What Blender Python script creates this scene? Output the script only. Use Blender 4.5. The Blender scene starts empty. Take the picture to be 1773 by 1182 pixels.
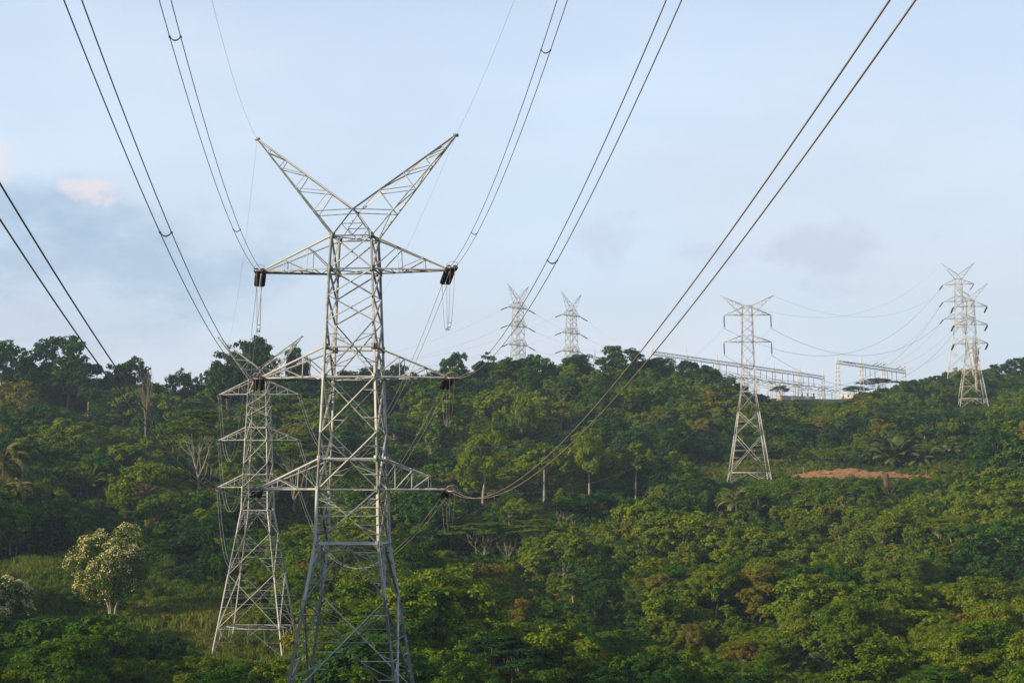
import bpy, math, random
import numpy as np
from math import radians, sin, cos, tan, atan, pi

# ------------------------------------------------------------------ camera, sky, sun, exposure
SC = bpy.context.scene
COL = SC.collection
F, CX, CY, V0 = 3000.0, 886.5, 591.0, 860.0        # focal length in photo pixels, centre, row of eye level
PITCH = atan((V0 - CY) / F)

cd = bpy.data.cameras.new('camera'); cam = bpy.data.objects.new('camera', cd); COL.objects.link(cam)
cd.sensor_width = 36.0; cd.lens = 36.0 * F / 1773.0
cd.clip_start = 0.5; cd.clip_end = 20000
cam.location = (0, 0, 0); cam.rotation_euler = (pi / 2 + PITCH, 0, 0)
SC.camera = cam

SUN_AZ = radians(-118)      # clockwise from +Y (view direction); the sun stands to the left and a little behind
SUN_EL = radians(18)
SUN_STRENGTH = 5.0
SKY_STRENGTH = 0.10
SC.view_settings.view_transform = 'Standard'; SC.view_settings.look = 'None'
SC.view_settings.exposure = 0.42; SC.view_settings.gamma = 1.0
SC.render.engine = 'CYCLES'
cy = SC.cycles
cy.max_bounces = 5; cy.diffuse_bounces = 3; cy.glossy_bounces = 2; cy.transmission_bounces = 3
cy.volume_bounces = 0; cy.transparent_max_bounces = 4
cy.use_denoising = True; cy.caustics_reflective = False; cy.caustics_refractive = False
try:
    cy.denoising_prefilter = 'ACCURATE'
except Exception:
    pass

sd = bpy.data.lights.new('sun', 'SUN'); sun = bpy.data.objects.new('sun', sd); COL.objects.link(sun)
sd.energy = SUN_STRENGTH; sd.angle = radians(0.5); sd.color = (1.0, 0.82, 0.53)
TO_SUN = (sin(SUN_AZ) * cos(SUN_EL), cos(SUN_AZ) * cos(SUN_EL), sin(SUN_EL))
from mathutils import Vector
sun.rotation_euler = Vector(TO_SUN).to_track_quat('Z', 'Y').to_euler()
sun.location = (-300, -100, 200)

W = bpy.data.worlds.new('World'); SC.world = W; W.use_nodes = True


def build_world():
    nt = W.node_tree; nt.nodes.clear(); N = nt.nodes.new; L = nt.links.new
    out = N('ShaderNodeOutputWorld'); bg = N('ShaderNodeBackground'); bg.inputs['Strength'].default_value = SKY_STRENGTH
    L(bg.outputs[0], out.inputs[0])
    sky = N('ShaderNodeTexSky'); sky.sky_type = 'NISHITA'; sky.sun_disc = False
    sky.sun_elevation = SUN_EL; sky.sun_rotation = SUN_AZ
    sky.altitude = 200; sky.air_density = 1.0; sky.dust_density = 1.2; sky.ozone_density = 1.5
    tc = N('ShaderNodeTexCoord'); sep = N('ShaderNodeSeparateXYZ'); L(tc.outputs['Generated'], sep.inputs[0])

    def math(op, a, b=None, c=None, clamp=False):
        m = N('ShaderNodeMath'); m.operation = op; m.use_clamp = clamp
        for i, x in enumerate((a, b, c)):
            if x is None: continue
            if isinstance(x, (int, float)): m.inputs[i].default_value = x
            else: L(x, m.inputs[i])
        return m.outputs[0]

    def mix(fac, a, b):
        m = N('ShaderNodeMix'); m.data_type = 'RGBA'
        for s, x in ((m.inputs[0], fac), (m.inputs[6], a), (m.inputs[7], b)):
            if isinstance(x, (int, float)): s.default_value = x
            elif isinstance(x, tuple): s.default_value = (*x, 1)
            else: L(x, s)
        return m.outputs[2]

    def ramp(x, pts):
        r = N('ShaderNodeValToRGB'); L(x, r.inputs[0]); e = r.color_ramp.elements
        r.color_ramp.interpolation = 'EASE'
        while len(e) < len(pts): e.new(0.5)
        for el, (p, c) in zip(e, pts): el.position = p; el.color = (*c, 1) if isinstance(c, tuple) else (c, c, c, 1)
        return r.outputs[0]

    def noise(scale, det, sx=1, sy=1, sz=1, rough=0.55, loc=(0, 0, 0)):
        mp = N('ShaderNodeMapping'); mp.inputs['Scale'].default_value = (sx, sy, sz); mp.inputs['Location'].default_value = loc
        L(tc.outputs['Generated'], mp.inputs[0])
        n = N('ShaderNodeTexNoise'); n.inputs['Scale'].default_value = scale; n.inputs['Detail'].default_value = det
        n.inputs['Roughness'].default_value = rough; L(mp.outputs[0], n.inputs[0]); return n.outputs[0]
    z = sep.outputs[2]; x = sep.outputs[0]
    K = 0.92 / SKY_STRENGTH
    col = lambda r, g, b: (r * K, g * K, b * K)
    # thin high veil of cloud that covers most of the sky
    veil = ramp(z, [(0.0, VEIL[0]), (0.10, VEIL[1]), (0.17, VEIL[2]), (0.24, VEIL[3]), (0.45, VEIL[4])])
    vs = N('ShaderNodeVectorMath'); vs.operation = 'SCALE'; L(veil, vs.inputs[0]); vs.inputs['Scale'].default_value = K
    base = mix(0.86, sky.outputs[0], vs.outputs[0])
    # soft streaks in the veil
    st = noise(5.0, 5, 1, 1, 3.2, 0.5, (0.3, 0.1, 0.7))
    stf = ramp(st, [(0.40, 0.0), (0.70, 0.34)])
    base = mix(stf, base, col(0.70, 0.74, 0.84))
    st2 = noise(3.0, 3, 1, 1, 2.0, 0.5, (1.7, 0.4, 0.2))
    base = mix(ramp(st2, [(0.42, 0.0), (0.72, 0.30)]), base, col(0.54, 0.76, 0.98))

    def blob(u, v, ru, rv, nscale, ns, soft=0.5):
        """a patch of cloud round the direction of one bearing and height"""
        X = (u - CX) / F; Z = sin(atan((V0 - v) / F))
        dx = math('DIVIDE', math('SUBTRACT', x, X), ru / F); dz = math('DIVIDE', math('SUBTRACT', z, Z), rv / F)
        r = math('SQRT', math('ADD', math('MULTIPLY', dx, dx), math('MULTIPLY', dz, dz)))
        n = noise(nscale, 7, 1, 1, 1.6, 0.6)
        r = math('ADD', r, math('MULTIPLY', math('SUBTRACT', n, 0.5), ns))
        front = math('GREATER_THAN', sep.outputs[1], 0.0)
        return math('MULTIPLY', math('SUBTRACT', 1.0, ramp(r, [(1 - soft, 0.0), (1.0, 1.0)])), front)
    brk = ramp(noise(13, 8, 1, 1, 2.4, 0.62, (0.9, 0.2, 0.4)), [(0.36, 0.25), (0.60, 1.0)])
    bk = lambda m, k_: math('MULTIPLY', math('MULTIPLY', m, brk), k_)
    base = mix(bk(blob(90, 470, 480, 150, 10, 1.3, 0.42), 0.85), base, col(0.375, 0.49, 0.625))
    base = mix(bk(blob(190, 405, 360, 75, 14, 1.6, 0.8), 0.70), base, col(0.345, 0.47, 0.615))
    base = mix(math('MULTIPLY', blob(60, 585, 340, 70, 16, 1.8, 0.9), 0.60), base, col(0.52, 0.555, 0.66))
    base = mix(math('MULTIPLY', blob(178, 338, 62, 30, 55, 2.2, 0.8), 0.75), base, col(0.74, 0.67, 0.69))
    base = mix(math('MULTIPLY', blob(10, 305, 70, 46, 40, 2.0, 0.8), 0.85), base, col(0.72, 0.66, 0.70))
    base = mix(math('MULTIPLY', blob(1430, 445, 150, 60, 26, 3.4, 0.95), 0.42), base, col(0.46, 0.49, 0.63))
    base = mix(math('MULTIPLY', blob(1020, 400, 120, 60, 26, 3.4, 0.95), 0.42), base, col(0.46, 0.50, 0.65))
    base = mix(math('MULTIPLY', blob(1230, 440, 110, 35, 26, 3.4, 0.9), 0.47), base, col(0.50, 0.53, 0.67))
    base = mix(math('MULTIPLY', blob(600, 310, 70, 25, 26, 3.4, 0.9), 0.37), base, col(0.52, 0.58, 0.72))
    L(base, bg.inputs['Color'])


VEIL = [(0.545, 0.585, 0.685), (0.585, 0.64, 0.73), (0.59, 0.67, 0.785), (0.56, 0.675, 0.835), (0.24, 0.34, 0.50)]
build_world()


# ------------------------------------------------------------------ helpers
def at(u, v, d):
    """world point that photo pixel (u, v) shows at forward distance d"""
    xc = (u - CX) / F; yc = (CY - v) / F
    dy = cos(PITCH) - yc * sin(PITCH); dz = sin(PITCH) + yc * cos(PITCH)
    return np.array((xc / dy * d, d, dz / dy * d))


def pix(P):
    P = np.asarray(P, float); x, y, z = P[..., 0], P[..., 1], P[..., 2]
    Y = y * cos(PITCH) + z * sin(PITCH); Z = -y * sin(PITCH) + z * cos(PITCH)
    return CX + F * x / Y, CY - F * Z / Y


def link(name, mesh, parent=None, mats=()):
    o = bpy.data.objects.new(name, mesh); COL.objects.link(o)
    if parent is not None: o.parent = parent
    for m in mats:
        if m.name not in [s.name for s in mesh.materials if s]: mesh.materials.append(m)
    return o


def tag(o, label=None, cat=None, group=None, kind=None):
    for k, v in (('label', label), ('category', cat), ('group', group), ('kind', kind)):
        if v: o[k] = v
    return o


def empty(name, loc, rz=0.0, label=None, cat=None, group=None):
    o = bpy.data.objects.new(name, None); COL.objects.link(o); o.empty_display_size = 0.5
    o.location = tuple(float(c) for c in loc); o.rotation_euler = (0, 0, rz)
    return tag(o, label, cat, group)


def qmesh(name, verts, quads, mats=(), midx=None, attrs=None, smooth=False):
    """mesh from arrays; quads (n,4); attrs {name: per-vertex float}"""
    verts = np.asarray(verts, np.float32).reshape(-1, 3); quads = np.asarray(quads, np.int32).reshape(-1, 4)
    me = bpy.data.meshes.new(name)
    me.vertices.add(len(verts)); me.vertices.foreach_set('co', verts.ravel())
    me.loops.add(quads.size); me.loops.foreach_set('vertex_index', quads.ravel())
    me.polygons.add(len(quads)); me.polygons.foreach_set('loop_start', np.arange(0, quads.size, 4, dtype=np.int32))
    for m in mats: me.materials.append(m)
    if midx is not None: me.polygons.foreach_set('material_index', np.asarray(midx, np.int32))
    if smooth: me.polygons.foreach_set('use_smooth', np.ones(len(quads), bool))
    for k, a in (attrs or {}).items():
        at_ = me.attributes.new(k, 'FLOAT', 'POINT'); at_.data.foreach_set('value', np.asarray(a, np.float32))
    me.update(calc_edges=True); me.validate()
    return me


class Geo:
    """collects quads of one mesh"""
    def __init__(s): s.v = []; s.q = []; s.n = 0

    def add(s, v, q):
        v = np.asarray(v, float).reshape(-1, 3); s.v.append(v); s.q.append(np.asarray(q, int).reshape(-1, 4) + s.n); s.n += len(v)

    def bar(s, p0, p1, w, ref=(0.3, 0.2, 1), angle=True):
        """steel member: an L angle (angle=True) or a square bar"""
        p0 = np.asarray(p0, float); p1 = np.asarray(p1, float); d = p1 - p0; n = np.linalg.norm(d)
        if n < 1e-6: return
        d /= n; r = np.asarray(ref, float); x = r - d * r.dot(d)
        if np.linalg.norm(x) < 1e-3:
            r = np.array((1.0, 0.13, 0.21)); x = r - d * r.dot(d)
        x /= np.linalg.norm(x); y = np.cross(d, x)
        if angle:
            t = max(0.14 * w, 0.012); a = 0.7071
            X = (x + y) * a; Y = (y - x) * a
            sec = [(0, 0), (w, 0), (w, t), (t, t), (t, w), (0, w)]
            o = -(0.33 * w)
        else:
            X, Y = x, y; sec = [(0, 0), (w, 0), (w, w), (0, w)]; o = -w / 2
        ring = np.array([X * (a_ + o) + Y * (b_ + o) for a_, b_ in sec]); m = len(sec)
        v = np.vstack((p0 + ring, p1 + ring))
        q = [(i, (i + 1) % m, m + (i + 1) % m, m + i) for i in range(m)]
        if not angle: q += [(3, 2, 1, 0), (4, 5, 6, 7)]
        s.add(v, q)

    def box(s, c, size, M=None):
        c = np.asarray(c, float); h = np.asarray(size, float) / 2
        v = np.array([(sx * h[0], sy * h[1], sz * h[2]) for sz in (-1, 1) for sy in (-1, 1) for sx in (-1, 1)])
        if M is not None: v = v @ np.asarray(M).T
        s.add(v + c, [(0, 2, 3, 1), (4, 5, 7, 6), (0, 1, 5, 4), (2, 6, 7, 3), (0, 4, 6, 2), (1, 3, 7, 5)])

    def tube(s, pts, rad, k=6, cap=False):
        pts = np.asarray(pts, float); n = len(pts); rad = np.broadcast_to(np.asarray(rad, float), (n,))
        t = np.gradient(pts, axis=0); t /= np.linalg.norm(t, axis=1)[:, None] + 1e-12
        up = np.array((0.17, 0.31, 0.93)); x = np.cross(t, up); x /= np.linalg.norm(x, axis=1)[:, None] + 1e-9
        y = np.cross(x, t); a = np.arange(k) * 2 * pi / k
        v = pts[:, None, :] + rad[:, None, None] * (np.cos(a)[None, :, None] * x[:, None, :] + np.sin(a)[None, :, None] * y[:, None, :])
        q = [(i * k + j, i * k + (j + 1) % k, (i + 1) * k + (j + 1) % k, (i + 1) * k + j) for i in range(n - 1) for j in range(k)]
        s.add(v.reshape(-1, 3), q)

    def build(s, name, mat, parent=None, smooth=False):
        return link(name, qmesh(name, np.vstack(s.v), np.vstack(s.q), [mat], smooth=smooth), parent)

    def mesh(s, name, mat, smooth=False):
        return qmesh(name, np.vstack(s.v), np.vstack(s.q), [mat], smooth=smooth)


# ------------------------------------------------------------------ materials
def material(name):
    m = bpy.data.materials.new(name); m.use_nodes = True; nt = m.node_tree; nt.nodes.clear()
    out = nt.nodes.new('ShaderNodeOutputMaterial')
    return m, nt, nt.nodes.new, nt.links.new, out


def simple(name, c0, c1, rough=0.6, metal=0.0, scale=2.0, island=0.0, bump=0.0):
    m, nt, N, L, out = material(name)
    b = N('ShaderNodeBsdfPrincipled'); b.inputs['Roughness'].default_value = rough; b.inputs['Metallic'].default_value = metal
    tc = N('ShaderNodeTexCoord'); n = N('ShaderNodeTexNoise'); n.inputs['Scale'].default_value = scale; n.inputs['Detail'].default_value = 5
    L(tc.outputs['Object'], n.inputs[0])
    r = N('ShaderNodeValToRGB'); r.color_ramp.elements[0].position = 0.32; r.color_ramp.elements[1].position = 0.68
    r.color_ramp.elements[0].color = (*c0, 1); r.color_ramp.elements[1].color = (*c1, 1)
    src = n.outputs[0]
    if island:
        g = N('ShaderNodeNewGeometry'); mx = N('ShaderNodeMath'); mx.operation = 'MULTIPLY_ADD'
        L(g.outputs['Random Per Island'], mx.inputs[0]); mx.inputs[1].default_value = island
        ad = N('ShaderNodeMath'); ad.operation = 'SUBTRACT'; L(n.outputs[0], ad.inputs[0]); ad.inputs[1].default_value = island / 2
        L(ad.outputs[0], mx.inputs[2]); src = mx.outputs[0]
    L(src, r.inputs[0]); L(r.outputs[0], b.inputs['Base Color']); L(b.outputs[0], out.inputs[0])
    return m


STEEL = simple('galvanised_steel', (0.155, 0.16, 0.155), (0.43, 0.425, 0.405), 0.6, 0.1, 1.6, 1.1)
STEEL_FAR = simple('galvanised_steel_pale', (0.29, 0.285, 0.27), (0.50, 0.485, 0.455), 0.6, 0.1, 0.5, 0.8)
WHITE_STEEL = simple('white_painted_steel', (0.46, 0.445, 0.42), (0.66, 0.635, 0.59), 0.6, 0.0, 0.4, 0.4)
CERAMIC = simple('brown_porcelain', (0.035, 0.020, 0.015), (0.075, 0.042, 0.030), 0.28, 0.0, 6.0)
DARK_GLAZE = simple('dark_grey_glaze', (0.05, 0.05, 0.055), (0.10, 0.095, 0.10), 0.5, 0.0, 3.0)
WIRE = simple('weathered_aluminium', (0.17, 0.135, 0.115), (0.30, 0.24, 0.20), 0.55, 0.25, 0.7)
WIRE_PALE = simple('pale_strand', (0.30, 0.29, 0.28), (0.40, 0.39, 0.38), 0.6, 0.2, 0.7)
CONCRETE = simple('stained_concrete', (0.40, 0.33, 0.24), (0.60, 0.51, 0.38), 0.9, 0, 0.35)
BARK = simple('grey_brown_bark', (0.07, 0.055, 0.04), (0.17, 0.14, 0.105), 0.9, 0, 1.5)
PALE_BARK = simple('pale_bark', (0.15, 0.13, 0.10), (0.31, 0.27, 0.215), 0.9, 0, 0.9)
HUSK = simple('dry_husk', (0.060, 0.036, 0.024), (0.17, 0.105, 0.068), 1.0, 0, 2.0)
DEAD_WOOD = simple('dead_wood', (0.20, 0.13, 0.09), (0.38, 0.27, 0.19), 0.9, 0, 1.3)
WHITE_PAINT = simple('white_paint', (0.72, 0.71, 0.69), (0.82, 0.81, 0.79), 0.5, 0, 0.8)
ORANGE = simple('orange_cloth', (0.50, 0.10, 0.03), (0.62, 0.16, 0.05), 0.8, 0, 3)


def leaf_material(name, stops, tint_attr=True, clump=0.30, transl=0.27, island=0.7):
    m, nt, N, L, out = material(name)
    r = N('ShaderNodeValToRGB'); e = r.color_ramp.elements
    while len(e) < len(stops): e.new(0.5)
    for el, (p, c) in zip(e, stops): el.position = p; el.color = (*c, 1)

    def math(op, a, b, c=None):
        n = N('ShaderNodeMath'); n.operation = op
        for i, x in enumerate((a, b, c)):
            if x is None: continue
            if isinstance(x, (int, float)): n.inputs[i].default_value = x
            else: L(x, n.inputs[i])
        return n.outputs[0]
    ca = N('ShaderNodeAttribute'); ca.attribute_name = 'clump'
    if tint_attr:
        ta = N('ShaderNodeAttribute'); ta.attribute_type = 'INSTANCER'; ta.attribute_name = 'tint'
        t = ta.outputs['Fac']
    else:
        t = 0.5
    g = N('ShaderNodeNewGeometry')
    t = math('ADD', t, math('MULTIPLY', math('SUBTRACT', ca.outputs['Fac'], 0.5), clump))
    t = math('ADD', t, math('MULTIPLY', math('SUBTRACT', g.outputs['Random Per Island'], 0.5), 0.16))
    L(t, r.inputs[0])
    br = math('MULTIPLY_ADD', g.outputs['Random Per Island'], island, 1.0 - island / 2)
    vm = N('ShaderNodeVectorMath'); vm.operation = 'SCALE'; L(r.outputs[0], vm.inputs[0]); L(br, vm.inputs['Scale'])
    d = N('ShaderNodeBsdfDiffuse'); L(vm.outputs[0], d.inputs[0])
    tr = N('ShaderNodeBsdfTranslucent')
    mu = N('ShaderNodeMix'); mu.data_type = 'RGBA'; mu.blend_type = 'MULTIPLY'; mu.inputs[0].default_value = 1.0
    L(vm.outputs[0], mu.inputs[6]); mu.inputs[7].default_value = (1.25, 1.15, 0.45, 1); L(mu.outputs[2], tr.inputs[0])
    mx = N('ShaderNodeMixShader'); mx.inputs[0].default_value = transl; L(d.outputs[0], mx.inputs[1]); L(tr.outputs[0], mx.inputs[2])
    L(mx.outputs[0], out.inputs[0])
    return m


GREENS = [(0.0, (0.014, 0.042, 0.016)), (0.25, (0.036, 0.094, 0.011)), (0.5, (0.084, 0.148, 0.010)),
          (0.72, (0.140, 0.188, 0.011)), (0.86, (0.165, 0.190, 0.012)), (1.0, (0.165, 0.130, 0.017))]
LEAF = leaf_material('forest_leaves', GREENS)
BLOOM = leaf_material('cream_blossom', [(0.0, (0.38, 0.32, 0.12)), (1.0, (0.64, 0.54, 0.27))], False, 0.8, 0.15)
FROND = leaf_material('palm_fronds', [(0.0, (0.030, 0.060, 0.018)), (0.5, (0.075, 0.105, 0.026)), (0.8, (0.16, 0.15, 0.04)), (1.0, (0.22, 0.16, 0.06))], True, 0.25, 0.2)
GRASS = leaf_material('tall_grass', [(0.0, (0.045, 0.095, 0.014)), (0.5, (0.095, 0.145, 0.018)), (1.0, (0.17, 0.17, 0.03))], True, 0.3, 0.3)


def ground_material():
    m, nt, N, L, out = material('forest_floor')
    b = N('ShaderNodeBsdfPrincipled'); b.inputs['Roughness'].default_value = 1.0
    tc = N('ShaderNodeTexCoord'); n = N('ShaderNodeTexNoise'); n.inputs['Scale'].default_value = 0.12; n.inputs['Detail'].default_value = 8
    L(tc.outputs['Object'], n.inputs[0]); r = N('ShaderNodeValToRGB'); e = r.color_ramp.elements
    e[0].position = 0.35; e[0].color = (0.022, 0.034, 0.010, 1); e[1].position = 0.70; e[1].color = (0.045, 0.060, 0.014, 1)
    L(n.outputs[0], r.inputs[0]); L(r.outputs[0], b.inputs['Base Color']); L(b.outputs[0], out.inputs[0]); return m


FLOOR = ground_material()
SOIL = simple('red_soil', (0.20, 0.080, 0.014), (0.42, 0.180, 0.040), 1.0, 0, 0.35)

# ------------------------------------------------------------------ terrain
NEAR = [(-60, -3), (0, -1.7), (15, -4), (40, -12), (80, -24), (120, -31), (150, -33.2), (240, -35)]
COLS = {  # photo column: (distance, ground height) along that bearing
    -700: [(345, -30), (400, -20), (450, -10), (520, 0), (600, 14), (700, 32), (780, 46), (900, 48), (1100, 20)],
    0: [(345, -31), (400, -21.5), (440, -15), (520, -4), (600, 8), (700, 24), (780, 39), (900, 40), (1100, 15)],
    300: [(345, -32.5), (400, -24), (450, -15.5), (520, -5), (600, 7), (700, 23), (780, 39), (900, 40), (1100, 15)],
    600: [(345, -33), (420, -25), (500, -13), (600, 3), (660, 14), (700, 24), (740, 36), (780, 45), (830, 47), (880, 43), (1000, 30), (1150, 10)],
    900: [(345, -33), (420, -25), (500, -14), (600, 2), (660, 13), (700, 23), (740, 36), (780, 47), (830, 49), (880, 44), (1000, 36), (1150, 10)],
    1120: [(345, -33), (420, -26), (500, -15), (600, 1), (660, 11), (720, 25), (770, 41), (800, 48), (830, 51), (870, 54), (1050, 54), (1200, 20)],
    1220: [(345, -33), (420, -26), (500, -15), (600, 1), (660, 11), (720, 21), (800, 40), (850, 47), (885, 54.5), (1080, 54.5), (1250, 20)],
    1300: [(345, -33), (420, -26), (500, -14), (570, -1), (600, 3.9), (640, 10.3), (690, 15.5), (800, 34), (880, 45), (925, 54.5), (1080, 54.5), (1250, 20)],
    1370: [(345, -33), (420, -26), (500, -14), (570, 0), (600, 4.2), (655, 11.0), (690, 15), (800, 30), (900, 43), (948, 50), (956, 54.5), (1080, 54.5), (1250, 20)],
    1450: [(345, -33), (420, -26), (500, -14), (570, 0), (600, 4.2), (660, 11.5), (690, 15), (800, 31), (900, 45), (955, 51), (965, 54.5), (1080, 54.5), (1250, 20)],
    1560: [(345, -33), (420, -26), (500, -14), (570, 0), (600, 4.5), (655, 11.2), (690, 15.5), (800, 33), (880, 46), (950, 57), (1000, 58), (1080, 54), (1250, 20)],
    1680: [(345, -33), (420, -26), (500, -14), (600, 5.5), (700, 20), (800, 34), (880, 44.3), (950, 62), (1000, 64), (1100, 50), (1250, 20)],
    1800: [(345, -33), (420, -25), (500, -13), (600, 8), (700, 24), (800, 38), (880, 46), (950, 59), (1000, 61), (1100, 50), (1250, 20)],
    2500: [(345, -32), (420, -24), (500, -12), (600, 10), (700, 28), (800, 42), (880, 50), (950, 60), (1000, 62), (1100, 50), (1250, 20)],
}
DG = np.arange(-60, 1501, 5.0)
_UC = np.array(sorted(COLS), float); _T = []
for u_ in sorted(COLS):
    k_ = NEAR + COLS[u_] + [(1500, -12)]
    z_ = np.interp(DG, [a for a, b in k_], [b for a, b in k_])
    w_ = np.exp(-(np.arange(-4, 5) / 1.7) ** 2); w_ /= w_.sum()
    if 1200 < u_ < 1500: w_ = np.array((0.1, 0.8, 0.1))
    zp_ = np.pad(z_, len(w_) // 2, mode='edge'); _T.append(np.convolve(zp_, w_, mode='valid'))
_T = np.array(_T)
_rs = np.random.RandomState(5)
_W = [(2 * pi / wl, a_, p_, am) for wl, am in ((160, 1.3), (95, 1.0), (60, 0.8), (37, 0.5)) for a_, p_ in zip(_rs.rand(3) * 6.28, _rs.rand(3) * 6.28)]


def wave(x, y, seed=0):
    s = np.zeros_like(np.asarray(x, float))
    for k, a, p, am in _W: s = s + am / 3 * 1.7 * np.sin(k * (x * cos(a + seed) + y * sin(a + seed)) + p + seed * 3)
    return s


def ground(x, y):
    x = np.asarray(x, float); y = np.asarray(y, float)
    u = np.clip(CX + F * x / np.maximum(y, 160.0), _UC[0], _UC[-1] - 1e-3)
    d = np.clip(y, DG[0], DG[-1] - 1e-3)
    i = np.clip(np.searchsorted(_UC, u, side='right') - 1, 0, len(_UC) - 2); fu = (u - _UC[i]) / (_UC[i + 1] - _UC[i])
    fu = fu * fu * (3 - 2 * fu)
    j = ((d - DG[0]) / 5.0).astype(int); fd = (d - DG[0]) / 5.0 - j
    z = (1 - fu) * ((1 - fd) * _T[i, j] + fd * _T[i, j + 1]) + fu * ((1 - fd) * _T[i + 1, j] + fd * _T[i + 1, j + 1])
    amp = np.clip((y - 60) / 200, 0, 1) * np.where((u > 1130) & (u < 1600) & (y > 860), 0.1, 0.8)
    hill = 84 * np.exp(-((x + 185) / 62) ** 2 - ((y - 82) / 70) ** 2) * np.clip((-x - 60) / 60, 0, 1)   # unseen bump added left of the view to shade the nearest pylon's lower part
    return z + wave(x, y) * amp + hill


def make_ground():
    xs = np.concatenate((np.linspace(-1600, -520, 14)[:-1], np.arange(-520, 621, 7.0), np.linspace(627, 1700, 14)[1:]))
    ys = np.concatenate((np.linspace(-500, -60, 8)[:-1], np.arange(-60, 1301, 6.0), np.linspace(1310, 2600, 16)[1:]))
    X, Y = np.meshgrid(xs, ys); Z = ground(X, Y); n, m = X.shape
    idx = np.arange(n * m).reshape(n, m)
    q = np.stack((idx[:-1, :-1], idx[:-1, 1:], idx[1:, 1:], idx[1:, :-1]), -1).reshape(-1, 4)
    o = link('ground', qmesh('ground', np.stack((X, Y, Z), -1), q, [FLOOR], smooth=True)); tag(o, kind='structure')


make_ground()


def drape(name, outline_u, d_lo, d_hi, mat, lift=0.12, n=60, m=14, rough=0.0):
    """a sheet of soil lying on the terrain between two depth curves"""
    us = np.linspace(outline_u[0], outline_u[1], n); V = []
    for i, u in enumerate(us):
        a = d_lo(u); b = d_hi(u)
        for j in range(m):
            d = a + (b - a) * j / (m - 1); x = (u - CX) / F * d; V.append((x, d, float(ground(x, d)) + lift + rough * random.random() ** 2))
    q = [(i * m + j, (i + 1) * m + j, (i + 1) * m + j + 1, i * m + j + 1) for i in range(n - 1) for j in range(m - 1)]
    return tag(link(name, qmesh(name, V, q, [mat], smooth=True)), kind='structure')


random.seed(3)
SOIL_LO = lambda u: 603 + 12 * ((u - 1495) / 125) ** 2 + 5 * np.sin(u * .055) + 3 * np.sin(u * .21)
SOIL_HI = lambda u: 649 - 13 * ((u - 1515) / 125) ** 2 + 2 * np.sin(u * .09 + 1) + 1 * np.sin(u * .27)
drape('red_soil_clearing', (1368, 1624), SOIL_LO, SOIL_HI, SOIL, 0.25, 90, 22, 0.35)

# ------------------------------------------------------------------ lattice pylons
def lerp(a, b, t): return np.asarray(a, float) * (1 - t) + np.asarray(b, float) * t


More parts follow.
